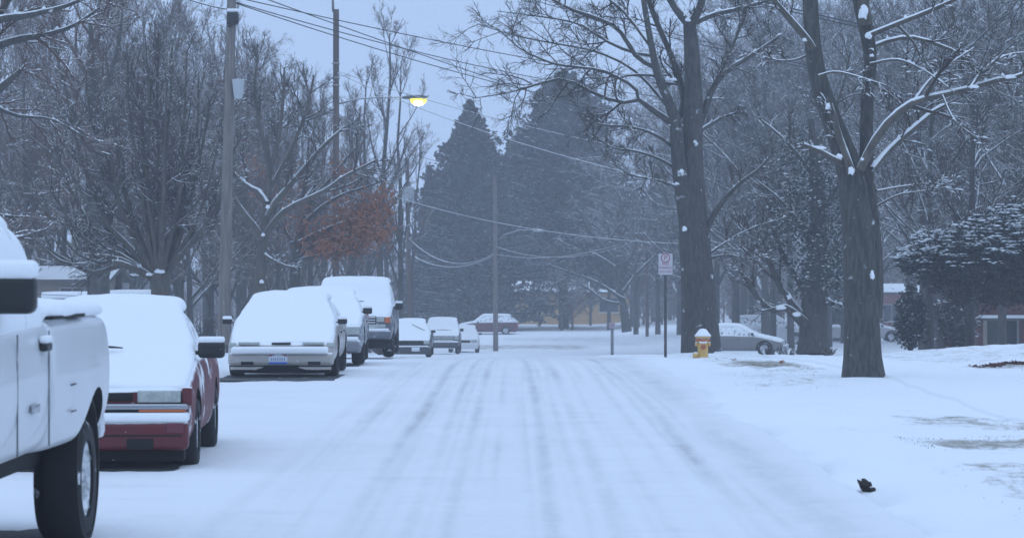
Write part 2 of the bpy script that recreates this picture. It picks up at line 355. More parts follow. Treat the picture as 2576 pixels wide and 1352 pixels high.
# ------------------------------------------------------------------ mesh builders
class MB:
    def __init__(s): s.bm = bmesh.new()
    def rbox(s, c, d, bev=0.0, seg=2, rot=None):
        r = bmesh.ops.create_cube(s.bm, size=1.0)
        vs = r['verts']
        bmesh.ops.scale(s.bm, vec=d, verts=vs)
        if bev > 0:
            es = list({e for v in vs for e in v.link_edges})
            rr = bmesh.ops.bevel(s.bm, geom=es, offset=min(bev, .49 * min(d)), segments=seg, affect='EDGES', profile=.6)
            vs = list({v for f in rr['faces'] for v in f.verts} | {v for v in vs if v.is_valid})
            # collect the whole island
            seen = set(vs); st = list(vs)
            while st:
                for e in st.pop().link_edges:
                    for v in e.verts:
                        if v not in seen: seen.add(v); st.append(v)
            vs = list(seen)
        if rot is not None: bmesh.ops.rotate(s.bm, verts=vs, cent=(0, 0, 0), matrix=rot)
        bmesh.ops.translate(s.bm, vec=c, verts=vs)
        return s
    def tube(s, pts, rad, n=8, cap=True):
        pts = [Vector(p) for p in pts]
        if isinstance(rad, (int, float)): rad = [rad] * len(pts)
        rings = []
        for i, p in enumerate(pts):
            t = (pts[min(i + 1, len(pts) - 1)] - pts[max(i - 1, 0)]).normalized()
            ref = Vector((0, 0, 1)) if abs(t.z) < .9 else Vector((1, 0, 0))
            u = t.cross(ref).normalized(); v = t.cross(u)
            rings.append([s.bm.verts.new(p + (u * math.cos(a) + v * math.sin(a)) * rad[i]) for a in (2 * math.pi * k / n for k in range(n))])
        for a, b in zip(rings, rings[1:]):
            for k in range(n): s.bm.faces.new((a[k], a[(k + 1) % n], b[(k + 1) % n], b[k]))
        if cap:
            s.bm.faces.new(rings[0][::-1]); s.bm.faces.new(rings[-1])
        return s
    def lathe(s, prof, n=24, axis='z', c=(0, 0, 0)):
        def pt(r, h, a):
            u, v = r * math.cos(a), r * math.sin(a)
            q = (u, v, h) if axis == 'z' else ((h, u, v) if axis == 'x' else (u, h, v))
            return (q[0] + c[0], q[1] + c[1], q[2] + c[2])
        rings = []
        for r, h in prof:
            if r < 1e-6: rings.append([s.bm.verts.new(pt(0, h, 0))])
            else: rings.append([s.bm.verts.new(pt(r, h, 2 * math.pi * k / n)) for k in range(n)])
        for a, b in zip(rings, rings[1:]):
            for k in range(n):
                k2 = (k + 1) % n
                if len(a) == 1 and len(b) == 1: continue
                if len(a) == 1: s.bm.faces.new((a[0], b[k2], b[k]))
                elif len(b) == 1: s.bm.faces.new((a[k], a[k2], b[0]))
                else: s.bm.faces.new((a[k], a[k2], b[k2], b[k]))
        return s
    def prism(s, poly, y0, y1):                     # polygon in x, z pushed along y
        a = [s.bm.verts.new((x, y0, z)) for x, z in poly]; b = [s.bm.verts.new((x, y1, z)) for x, z in poly]
        n = len(poly)
        s.bm.faces.new(a[::-1]); s.bm.faces.new(b)
        for k in range(n): s.bm.faces.new((a[k], a[(k + 1) % n], b[(k + 1) % n], b[k]))
        return s
    def loft(s, st):                                # stations: (y, half outline [(x, z)...] from bottom centre to top centre)
        rings = []
        for y, h in st:
            full = list(h) + [(-x, z) for x, z in h[-2:0:-1]]
            rings.append([s.bm.verts.new((x, y, z)) for x, z in full])
        n = len(rings[0])
        for a, b in zip(rings, rings[1:]):
            for k in range(n): s.bm.faces.new((a[k], a[(k + 1) % n], b[(k + 1) % n], b[k]))
        for rg, fl in ((rings[0], True), (rings[-1], False)):
            h = n // 2                              # cap with quads across the middle
            for k in range(h):
                q = [rg[k], rg[k + 1], rg[(n - k - 1) % n], rg[(n - k) % n]]
                q = list(dict.fromkeys(q))
                if len(q) >= 3: s.bm.faces.new(q[::-1] if fl else q)
        return s
    def build(s, name, mat, parent=None, smooth=True, sub=0, loc=None, cut=None, rot=None, sharp=None):
        bmesh.ops.recalc_face_normals(s.bm, faces=s.bm.faces[:])
        me = bpy.data.meshes.new(name); s.bm.to_mesh(me); s.bm.free()
        o = link_mesh(name, me, mat, parent)
        if loc is not None: o.location = loc
        if rot is not None: o.rotation_euler = rot
        if sub:
            md = o.modifiers.new('sub', 'SUBSURF'); md.levels = md.render_levels = sub
        cutters = []
        for (cx, cy, cz, r, wd) in (cut or []):
            c = MB().lathe([(0, -wd / 2), (r, -wd / 2), (r, wd / 2), (0, wd / 2)], 40, 'x', (cx, cy, cz))
            bmesh.ops.recalc_face_normals(c.bm, faces=c.bm.faces[:])
            cm = bpy.data.meshes.new('cut'); c.bm.to_mesh(cm); c.bm.free(); cm.materials.append(m_under)
            cobj = bpy.data.objects.new('cut', cm); COL.objects.link(cobj); cutters.append(cobj)
            md = o.modifiers.new('cut', 'BOOLEAN'); md.object = cobj; md.operation = 'DIFFERENCE'; md.solver = 'EXACT'; md.material_mode = 'TRANSFER'
        if sub or cut:
            p = o.parent; o.parent = None                      # cutters live in the thing's own frame
            bpy.context.view_layer.update()
            dg = bpy.context.evaluated_depsgraph_get()
            nm = bpy.data.meshes.new_from_object(o.evaluated_get(dg))
            o.modifiers.clear(); o.data = nm; nm.name = name; o.parent = p
            for c in cutters:
                cm = c.data; bpy.data.objects.remove(c); bpy.data.meshes.remove(cm)
        if sub and mat is m_snowcar:                              # uneven depth of the settled snow
            nn = [v.normal.copy() for v in o.data.vertices]
            for v, nv in zip(o.data.vertices, nn):
                q = v.co + Vector((len(name) * 3.1, len(o.data.vertices) * .7, 0))
                v.co += nv * (.014 * mnoise.noise(q * 2.3) + .009 * mnoise.noise(q * 6.5))
        o.data.polygons.foreach_set('use_smooth', np.full(len(o.data.polygons), smooth, bool))
        if smooth and (cut or sharp): o.data.set_sharp_from_angle(angle=R(sharp or 40))
        return o

def box(name, mat, parent, c, d, bev=.02, seg=2, rot=None):
    return MB().rbox(c, d, bev, seg, rot).build(name, mat, parent, sharp=50)

# ------------------------------------------------------------------ vehicles (front at y = 0, facing -y)
def body_sec(zb, zt, wd, crown=.0, tuck=.05):
    h = zt - zb
    return [(0, zb), (wd * .8, zb), (wd - tuck, zb + .03), (wd, zb + .3 * h), (wd, zb + .62 * h), (wd - .02, zt - .07), (wd - .09, zt - .005), (wd * .55, zt + crown * .7), (0, zt + crown)]
def cab_sec(z0, zt, w0, wt, crown=.03):
    return [(0, z0), (w0 * .8, z0), (w0, z0 + .01), (w0 * .7 + wt * .3, z0 + .33 * (zt - z0)), (w0 * .3 + wt * .7, z0 + .7 * (zt - z0)), (wt, zt - .09), (wt - .09, zt - .015), (wt * .5, zt + crown * .7), (0, zt + crown)]
def snow_sec(z0, zt, wd, crown=.02):
    h = zt - z0
    return [(0, z0), (wd * .7, z0), (wd - .03, z0), (wd, z0 + .3 * h), (wd - .01, z0 + .62 * h), (wd - .05, z0 + .88 * h), (wd - .14, zt - .005), (wd * .5, zt + crown * .8), (0, zt + crown)]

def wheel(parent, x, y, r, wd, side, rim=m_rim, spokes=5):
    e = empty('wheel', (x, y, r), 0, parent)
    s = side
    pr = [(r * .62, -wd / 2), (r * .86, -wd / 2 - .005), (r * .97, -wd * .40), (r, -wd * .2), (r, wd * .2), (r * .97, wd * .40), (r * .86, wd / 2 + .005), (r * .62, wd / 2)]
    MB().lathe(pr + [pr[0]], 32, 'x').build('tyre', m_tyre, e, sharp=50)
    b = MB().lathe([(0, s * wd * .22), (r * .18, s * wd * .24), (r * .2, s * wd * .10), (r * .52, s * wd * .06), (r * .6, s * wd * .40), (r * .645, s * wd * .46), (r * .645, -s * wd * .4)], 28, 'x')
    for k in range(spokes):
        a = 2 * math.pi * k / spokes
        b.rbox((s * wd * .27, math.cos(a) * r * .38, math.sin(a) * r * .38), (wd * .12, r * .5, r * .16), .01, 1, None) if False else None
        m4 = Matrix.Rotation(a, 3, 'X')
        c = m4 @ Vector((0, r * .38, 0))
        b.rbox((s * wd * .27, c.y, c.z), (wd * .12, r * .5, r * .15), .012, 1, m4)
    b.build('rim', rim, e, sharp=45)
    return e

def mirror(parent, x, y, z, w, h, side, depth=.12, snow=.035):
    m = MB().rbox((x, y, z), (w, depth, h), min(w, h) * .3, 3)
    m.rbox((x - side * w * .5, y + .04, z - h * .18), (w * .4, .05, h * .25), .01, 1)
    o = m.build('mirror', m_black, parent, sharp=60)
    if snow: MB().rbox((x, y, z + h * .5 + snow * .35), (w * .97, depth * 1.05, snow * 1.7), snow * .8, 3).build('snow_cap', m_snowcar, o)
    return o

def plate(parent, x, y, z, w=.305, h=.155, ohio=True):
    p = box('license_plate', m_platew, parent, (x, y, z), (w, .012, h), .006, 1)
    if ohio:
        box('blue_band', m_signb, p, (x, y - .0075, z - h * .40), (w * .98, .004, h * .19), 0)
        for sx in (-1, 1):
            b = MB(); b.prism([(x + sx * w * .12, z + h * .48), (x + sx * w * .47, z + h * .48), (x + sx * w * .47, z + h * .24), (x + sx * w * .36, z + h * .30)][::sx], y - .0095, y - .006)
            b.build('red_corner', m_signr, p, smooth=False)
        b = MB()                                               # worn, unreadable characters
        for k in range(7): b.rbox((x + (k - 3) * w * .115, y - .0075, z - h * .03), (w * .062, .004, h * .34), 0)
        b.build('characters', M('plate_characters', (.30, .36, .50), .6), p, smooth=False)
    return p

def vehicle(name, label, cat, loc, rz, sp, paint, flank=None, group=None):
    g = sp.get
    root = tag(empty(name, loc, rz), label, cat, group)
    L, W, zc = sp['L'], sp['W'], g('zc', .22)
    yw, zw = sp['screen']; yr, zr = sp['roof']; yr2, yb, zb2 = sp['rear']; zh = sp['hood_z']
    wr = sp['w_roof']; wt = sp.get('w_belt', W - .06)
    rw, ww = g('wheel_r', .33), g('wheel_w', .22)
    yf, ya = sp['axles']
    # lower body
    st = [(.02, body_sec(zc + .08, zh - .07, W * .86)), (.07, body_sec(zc + .04, zh - .02, W * .93)), (.22, body_sec(zc, zh, W * .985, .01)),
          (yf, body_sec(zc, zh + (zw - zh) * (yf / yw), W, .02)), (yw, body_sec(zc, zw, W, .02)), ((yw + yb) / 2, body_sec(zc, (zw + zb2) / 2 + .02, W, .0)),
          (yb, body_sec(zc, zb2, W, 0)), (L - .25, body_sec(zc, g('tail_z', zb2) - .01, W * .985, 0)), (L - .06, body_sec(zc + .05, g('tail_z', zb2) - .04, W * .95)), (L, body_sec(zc + .1, g('tail_z', zb2) - .1, W * .88))]
    cuts = [(sx * W, y, rw, rw + .075, .62) for y in (yf, ya) for sx in (-1, 1)]
    b = MB().loft(st).build('body', flank or paint, root, sub=2, cut=cuts)
    # dark floor so the wheel housings are closed
    box('underbody', m_under, root, (0, L / 2, zc + .22), (W * 1.2, L * .9, .3), .05)
    # greenhouse
    st = [(yw - .04, cab_sec(zw - .08, zw - .02, wt, wt - .02, 0)), (yw + .12, cab_sec(zw - .08, zw + .14 * (zr - zw) / max(.25, (yr - yw)) + .02, wt, wt - .04, .015)),
          (yw * .4 + yr * .6, cab_sec(zw - .08, zw * .4 + zr * .6, wt, wt * .45 + wr * .55)), (yr, cab_sec(zw - .08, zr, wt, wr)), ((yr + yr2) / 2, cab_sec(zw - .08, zr + .015, wt, wr)),
          (yr2, cab_sec(zw - .08, zr - .02, wt, wr)), (yb, cab_sec(zw - .08, zb2 + .04, wt, wt * .6 + wr * .4))]
    MB().loft(st).build('cabin', g('glass', m_snowglass), root, sub=2)
    # the snow lying on hood, windscreen and roof
    sw = g('snow', .06); hz = g('hood_front', .10)
    sc = [(hz - .02, snow_sec(zh - .10, zh - .02, W * .80)), (hz + .05, snow_sec(zh - .08, zh + sw * .6, W * .89)), (hz + .25, snow_sec(zh - .06, zh + sw * .9 + (zw - zh) * .2, W * .93)),
          (yw * .6, snow_sec(zh - .02 + (zw - zh) * .5, zh + sw + (zw - zh) * .62, W * .93)), (yw - .05, snow_sec(zw - .10, zw + sw * .9, wt)), (yw + .15, snow_sec(zw - .03, zw + sw * .8 + .20 * (zr - zw) / max(.25, (yr - yw)) * .8, wt - .01)),
          (yw * .4 + yr * .6, snow_sec(zw * .5 + zr * .5 - .06, zw * .4 + zr * .6 + sw * .9, wt * .45 + wr * .55 + .01)), (yr - .02, snow_sec(zr - .16, zr + sw * .9, wr + .015)), (yr + .2, snow_sec(zr - .10, zr + sw * 1.3, wr + .015)),
          ((yr + yr2) / 2, snow_sec(zr - .07, zr + .02 + sw * 1.35, wr + .01)), (yr2 - .1, snow_sec(zr - .08, zr + sw * 1.2, wr)), (yr2 + .03, snow_sec(zr - .11, zr - .01, wr - .06))]
    MB().loft(sc).build('snow_cover', m_snowcar, root, sub=3)
    if g('tail_snow'):
        st = [(yb + .06, snow_sec(zb2 - .05, zb2 + sw, W * .9)), ((yb + L) / 2, snow_sec(zb2 - .06, zb2 + sw * 1.1, W * .92)), (L - .12, snow_sec(zb2 - .08, zb2 + sw * .8, W * .88)), (L - .05, snow_sec(zb2 - .12, zb2 - .02, W * .8))]
        MB().loft(st).build('rear_snow', m_snowcar, root, sub=2)
    for y in (yf, ya):
        for sx in (-1, 1): wheel(root, sx * (W - ww / 2 - .01), y, rw, ww, sx)
    # front end
    bz0, bz1 = sp['bumper_z']
    bo = MB().rbox((0, .02, (bz0 + bz1) / 2), (W * 1.9, .22, bz1 - bz0), .07, 4).build('bumper', g('bumper', paint), root, sharp=60)
    sz = g('bumper_snow', .06)
    if sz: MB().rbox((0, .0, bz1 + sz * .3), (W * 1.78, .17, sz * 1.4), sz * .6, 3).build('bumper_snow', m_snowcar, root)
    if g('valance'): box('valance', m_under, root, (0, .12, (g('valance') + bz0) / 2), (W * 1.8, .16, bz0 - g('valance') + .04), .03)
    if g('headlight'):
        x0, x1, z0, z1 = sp['headlight']
        for sx in (-1, 1):
            hl = box('headlight', m_lens, root, (sx * (x0 + x1) / 2, .055, (z0 + z1) / 2), (x1 - x0, .14, z1 - z0), .015)
    if g('amber'):
        x0, x1, z0, z1 = sp['amber']
        for sx in (-1, 1): box('turn_signal', m_amber, root, (sx * (x0 + x1) / 2, .06, (z0 + z1) / 2), (x1 - x0, .14, z1 - z0), .012)
    if g('grille'):
        x1, z0, z1, bars = sp['grille']
        gr = box('grille', m_under, root, (0, .06, (z0 + z1) / 2), (2 * x1, .10, z1 - z0), .01)
        if bars:
            bb = MB()
            for k in range(bars): bb.rbox((0, .005, z0 + (k + .5) * (z1 - z0) / bars), (2 * x1 - .03, .03, (z1 - z0) / bars * .34), .006, 1)
            bb.build('grille_bars', g('bar_mat', m_chrome), gr, smooth=False)
    if g('mirror'):
        mx_, mz, mw, mh, my = sp['mirror']
        for sx in (-1, 1): mirror(root, sx * mx_, my, mz, mw, mh, sx, snow=g('mirror_snow', .035))
    if g('tail_lamp'):
        z0, z1 = sp['tail_lamp']
        for sx in (-1, 1): box('tail_lamp', m_redlens, root, (sx * (W - .10), L - .06, (z0 + z1) / 2), (.16, .12, z1 - z0), .02)
    if g('door_x'):
        for sx in (-1, 1):
            for y in sp['door_x']:
                MB().rbox((sx * (W + .001), y, zc + .30 * (zw - zc)), (.016, .18, .04), .008, 1).build('door_handle', m_black, root) if False else None
                MB().rbox((sx * (W - .004), y, zw - .16), (.03, .17, .035), .01, 2).build('door_handle', m_black, root, sharp=60)
    return root

def front_at(xc, s, yaw=0, z=None):
    X = (xc - 1288) / s; Y = F / s
    return (X, Y, (gz(X, Y) if z is None else z)), R(yaw)

# --- red compact pickup ------------------------------------------------------------
loc, rz = front_at(247, 278, 2.7, -.015)
red = vehicle('parked_pickup', 'dark red pickup with a bare red front bumper, parked behind the white pickup', 'pickup truck', loc, rz, dict(
    L=4.75, W=.86, zc=.24, screen=(1.35, 1.035), roof=(2.02, 1.50), rear=(3.0, 3.12, 1.02), hood_z=.80, w_roof=.60, w_belt=.79, tail_z=1.0, axles=(.80, 3.62),
    wheel_r=.335, wheel_w=.25, bumper_z=(.215, .485), headlight=(.352, .745, .645, .755), grille=(.31, .66, .735, 0), mirror=(.935, 1.085, .26, .165, 1.42), snow=.055,
    hood_front=.10, bumper_snow=.0, valance=.13, tail_snow=True, glass=m_snowglass), m_red, m_redsplat, 'cars parked along the left kerb')
box('lamp_gap', m_under, red, (0, -.01, .578), (1.58, .06, .035), .005)
MB().rbox((0, .005, .515), (1.64, .22, .085), .035, 3).build('bumper_snow', m_snowcar, red)
box('bumper_crease', m_under, red, (0, -.092, .352), (1.52, .012, .012), 0)
for sx in (-1, 1):
    box('bumper_slot', m_under, red, (sx * .385, -.09, .275), (.24, .03, .10), .02)
    box('fog_lamp', m_maroon, red, (sx * .70, -.092, .425), (.15, .02, .09), .03)
cs = MB().rbox((0, -.005, .61), (1.62, .10, .055), .02, 3).build('chrome_strip', m_chrome, red)
MB().rbox((-.5, -.01, .645), (.62, .08, .03), .014, 2).build('strip_snow', m_snowcar, red)
for sx in (-1, 1): box('turn_signal', m_amber, red, (sx * .58, -.025, .574), (.42, .05, .022), .006)
for sx in (-1, 1): box('fender_tip', m_red, red, (sx * .80, .07, .70), (.10, .14, .17), .03)
MB().tube([(-.62, 1.16, 1.135), (-.35, 1.12, 1.135), (0, 1.12, 1.12), (.12, 1.12, 1.11)], [.012, .018, .014, .006], 6).build('wiper', m_black, red)

# --- champagne minivan -------------------------------------------------------------
loc, rz = front_at(707, 150, 1.0, 0.0)
van = vehicle('parked_minivan', 'champagne minivan smothered in snow with a red, white and blue front plate', 'minivan', loc, rz, dict(
    L=4.75, W=.93, zc=.24, screen=(.95, .905), roof=(2.15, 1.36), rear=(4.3, 4.65, .98), hood_z=.62, w_roof=.66, w_belt=.885, tail_z=.95, axles=(.92, 3.82),
    wheel_r=.325, wheel_w=.23, bumper_z=(.22, .44), headlight=(.36, .72, .575, .615), grille=(.16, .575, .605, 0), mirror=(.985, .945, .16, .095, 1.0), snow=.05,
    hood_front=.13, bumper_snow=0, valance=.115, bumper=m_champ, door_x=(1.9, 3.0)), m_champ, m_champ, 'cars parked along the left kerb')
MB().rbox((-.02, -.03, .475), (1.62, .26, .125), .05, 4).build('bumper_snow', m_snowcar, van)
plate(van, -.045, -.098, .335, .315, .165)
for sx in (-1, 1):
    box('fog_lamp', m_under, van, (sx * .56, -.088, .265), (.21, .03, .055), .01)
    b = MB().prism([(sx * .30, .19), (sx * .42, .155), (sx * .84, .155), (sx * .84, .20), (sx * .30, .20)][::sx], -.07, .05); b.build('bumper_corner', m_champ, van, smooth=False)
    box('corner_lamp', m_lens, van, (sx * .82, .14, .565), (.13, .16, .075), .02)

# --- silver car right behind the minivan ------------------------------------------
loc, rz = front_at(793, 131, 1.5, -.02)
vehicle('parked_crossover', 'silver car half hidden between the snowy minivan and the tall dark pickup', 'car', loc, rz, dict(
    L=4.5, W=.93, zc=.25, screen=(1.25, .98), roof=(2.0, 1.40), rear=(3.7, 4.2, 1.0), hood_z=.80, w_roof=.68, w_belt=.87, axles=(.9, 3.4),
    wheel_r=.34, wheel_w=.24, bumper_z=(.25, .50), headlight=(.5, .85, .60, .75), grille=(.4, .6, .72, 2), mirror=(.97, 1.04, .18, .13, 1.35), snow=.06, tail_lamp=(.7, 1.0), door_x=(2.2,)), m_silver, m_silver, 'cars parked along the left kerb')

# --- tall dark pickup ----------------------------------------------------------------
loc, rz = front_at(884, 105, .5, -.29)
big = vehicle('parked_truck', 'tall dark grey truck with a barred grille and snowy windscreen, highest of the parked row', 'pickup truck', loc, rz, dict(
    L=5.4, W=1.0, zc=.42, screen=(1.45, 1.27), roof=(2.10, 1.84), rear=(3.9, 4.1, 1.25), hood_z=1.04, w_roof=.82, w_belt=.93, tail_z=1.22, axles=(.95, 4.2),
    wheel_r=.38, wheel_w=.27, bumper_z=(.44, .66), headlight=(.60, .79, .86, .985), grille=(.59, .70, 1.0, 5), amber=(.80, .93, .84, .975), mirror=(1.09, 1.22, .18, .17, 1.5), snow=.06,
    hood_front=.12, bumper_snow=.05, valance=.25, bumper=m_grey, tail_snow=True, bar_mat=m_snowcar, door_x=(2.4, 3.3)), m_grey, m_grey, 'cars parked along the left kerb')
MB().tube([(-.55, 1.27, 1.36), (-.2, 1.25, 1.37), (.25, 1.24, 1.34)], [.012, .016, .008], 6).build('wiper', m_black, big)
for sx in (-1, 1): box('park_lamp', m_lens, big, (sx * .62, .04, .765), (.40, .1, .09), .015); 

# --- small cars down the dip ---------------------------------------------------------
loc, rz = front_at(1026, 66, 0, None)
f = vehicle('parked_sedan', 'dark sedan with a clearer windscreen, just behind the tall dark truck', 'car', loc, rz, dict(
    L=4.6, W=.88, zc=.22, screen=(1.25, .93), roof=(2.05, 1.38), rear=(3.3, 3.9, .98), hood_z=.70, hood_front=.24, w_roof=.60, w_belt=.82, axles=(.9, 3.6), wheel_r=.32, wheel_w=.21, bumper=m_dark,
    bumper_z=(.14, .44), headlight=(.60, .82, .53, .66), grille=(.59, .49, .66, 0), mirror=(.93, .98, .17, .11, 1.4), snow=.045, bumper_snow=.03, tail_snow=True), m_dark, m_dark, 'cars parked along the left kerb')
MB().tube([(.1, 1.70, 1.26), (.35, 1.50, 1.13), (.60, 1.30, 1.02)], [.01, .014, .01], 6).build('wiper', m_black, f)
plate(f, .30, -.10, .33, ohio=False)
loc, rz = front_at(1111, 50, 0, None)
g5 = vehicle('parked_suv', 'dark suv with a pale slatted grille, left of the snowed-over white car', 'suv', loc, rz, dict(
    L=4.7, W=.92, zc=.30, screen=(1.2, 1.12), roof=(1.8, 1.72), rear=(4.2, 4.5, 1.1), hood_z=.98, hood_front=.22, w_roof=.72, w_belt=.86, axles=(.9, 3.6), wheel_r=.37, wheel_w=.24,
    bumper_z=(.36, .62), headlight=(.62, .86, .74, .92), grille=(.61, .68, .93, 3), mirror=(.99, 1.2, .18, .16, 1.3), snow=.06, bumper_snow=.06, bar_mat=m_snowcar), m_dark, m_dark, 'cars parked along the left kerb')
MB().tube([(-.3, 1.05, 1.21), (.1, 1.03, 1.21), (.5, 1.03, 1.18)], [.01, .016, .008], 6).build('wiper', m_black, g5)
loc, rz = front_at(1166, 43, 0, None)
vehicle('parked_car', 'white snowed-over car, last of the row parked along the left kerb', 'car', loc, rz, dict(
    L=4.6, W=.9, zc=.24, screen=(1.2, 1.0), roof=(1.9, 1.5), rear=(3.9, 4.3, 1.0), hood_z=.8, w_roof=.66, w_belt=.84, axles=(.9, 3.6), wheel_r=.33, wheel_w=.22,
    bumper_z=(.25, .55), headlight=(.45, .8, .62, .78), grille=(.4, .6, .76, 0), mirror=(.97, 1.1, .17, .13, 1.35), snow=.06, bumper_snow=.05), m_white, M('snow_plastered_paint', (.6, .6, .62), .5, splat=(.4, .1, 3)), 'cars parked along the left kerb')

# --- side-on cars ------------------------------------------------------------------
SED = dict(L=4.6, W=.88, zc=.22, screen=(1.25, .93), roof=(2.05, 1.38), rear=(3.3, 3.9, .98), hood_z=.70, w_roof=.62, w_belt=.83, axles=(.9, 3.6), wheel_r=.32, wheel_w=.21,
    bumper_z=(.22, .48), headlight=(.5, .85, .55, .68), grille=(.42, .56, .66, 0), mirror=(.95, 1.0, .17, .12, 1.45), snow=.06, bumper_snow=.04, tail_snow=True, tail_lamp=(.65, .85), door_x=(2.1, 3.0))
X, Y = (1150 - 1288) / 32., F / 32
vehicle('maroon_car', 'maroon snow-topped suv standing sideways beyond the end of the parked row', 'suv', (X + .2, Y, gz(X, Y) - .05), R(-90), dict(SED, roof=(1.8, 1.55), rear=(4.0, 4.5, 1.05), screen=(1.1, 1.0), hood_z=.85), M('maroon_suv_paint', (.085, .014, .022), .4, coat=.3, snow=(.6, .15, .3, 4)), None)
X, Y = (1957 - 1288) / 55., F / 55
vehicle('grey_sedan', 'grey sedan nosing out from behind the thick trunk beside the hydrant', 'car', (X + .35, Y, -2.12), R(80), dict(SED, L=4.4), m_silver, M('grey_sedan_paint', (.16, .155, .15), .4, coat=.3, snow=(.6, .15, .3, 4)))
X, Y = (2020 - 1288) / 43., F / 43
vehicle('white_van', 'white snow-coated van behind the low forked limbs of the ivy-dark tree', 'van', (X + .4, Y, -2.55), R(90), dict(SED, roof=(1.9, 1.62), rear=(4.2, 4.5, 1.05), screen=(1.0, 1.02), hood_z=.9), m_white, m_white)
X, Y = (2266 - 1288) / 41., F / 41
vehicle('pale_sedan', 'pale snow-covered car parked behind the trunk of the big roadside maple', 'car', (X + .2, Y, -2.62), R(90), dict(SED), m_white, M('pale_car_paint', (.42, .42, .42), .4, coat=.3, snow=(.6, .15, .3, 4)))

# --- white heavy pickup, nearest, flank towards the camera -----------------------------
s_ = 370.0
WX = -3.76                                             # its centre line; the flank is .96 m to the right
white = tag(empty('parked_pickup', (WX, 12.9, 0), R(0)), 'white lifted pickup with a snow-rolled bed cover and big tow mirror, nearest of the row', 'pickup truck', 'cars parked along the left kerb')
HW = .955
def wsec(zb, zt, wd, crown=.02): return body_sec(zb, zt, wd, crown, .07)
WL = 6.85                                              # bed end in its own frame
ARC = 5.92                                             # rear axle
cb = [(0.02, wsec(.85, 1.30, HW * .86)), (.15, wsec(.75, 1.38, HW * .96)), (.9, wsec(.72, 1.42, HW)), (1.75, wsec(.70, 1.48, HW)), (3.0, wsec(.70, 1.555, HW)), (4.05, wsec(.70, 1.57, HW)), (4.14, wsec(.71, 1.565, HW - .015)), (4.16, wsec(.74, 1.54, HW - .05))]
MB().loft(cb).build('cab_body', m_white, white, sub=2, cut=[(sx * HW, .95, .46, .56, .62) for sx in (-1, 1)])
bd = [(4.19, wsec(.76, 1.50, HW - .05)), (4.21, wsec(.70, 1.535, HW - .012)), (4.32, wsec(.685, 1.54, HW)), (5.1, wsec(.675, 1.54, HW + .005)), (ARC, wsec(.68, 1.54, HW + .02)), (6.5, wsec(.68, 1.54, HW - .01)), (6.78, wsec(.68, 1.53, HW - .03)), (WL, wsec(.72, 1.50, HW - .08))]
MB().loft(bd).build('bed', m_white, white, sub=2, cut=[(sx * HW, ARC, .50, .545, .62) for sx in (-1, 1)])
# bed cover with its roll of snow
MB().loft([(4.2, snow_sec(1.50, 1.60, .84)), (4.3, snow_sec(1.50, 1.655, .925)), (4.9, snow_sec(1.52, 1.65, .935)), (5.6, snow_sec(1.52, 1.635, .93)), (6.3, snow_sec(1.52, 1.63, .925)), (6.72, snow_sec(1.51, 1.61, .89)), (6.8, snow_sec(1.50, 1.55, .82))]).build('bed_snow', m_snowcar, white, sub=2)
box('bed_cover', m_under, white, (0, 4.95, 1.537), (1.85, 1.3, .026), .012)
cbn = [(1.72, cab_sec(1.40, 1.50, .90, .88, 0)), (1.9, cab_sec(1.40, 1.60, .90, .86)), (2.35, cab_sec(1.40, 2.0, .93, .80)), (2.6, cab_sec(1.40, 2.14, .94, .77)), (3.3, cab_sec(1.40, 2.17, .945, .77)), (4.0, cab_sec(1.40, 2.15, .945, .77)), (4.14, cab_sec(1.40, 2.02, .93, .79))]
MB().loft(cbn).build('cab_top', M('frosted_cab_glass', (.45, .47, .50), .5, splat=(.33, .1, 9), bump=.3, bscale=25), white, sub=2)
MB().loft([(.12, snow_sec(1.26, 1.36, .8)), (.3, snow_sec(1.34, 1.46, .9)), (1.6, snow_sec(1.44, 1.54, .9)), (1.9, snow_sec(1.52, 1.66, .88)), (2.35, snow_sec(1.86, 2.04, .79)), (2.65, snow_sec(2.05, 2.20, .745)), (3.9, snow_sec(2.06, 2.20, .745)), (4.08, snow_sec(2.02, 2.10, .70))]).build('snow_cover', m_snowcar, white, sub=2)
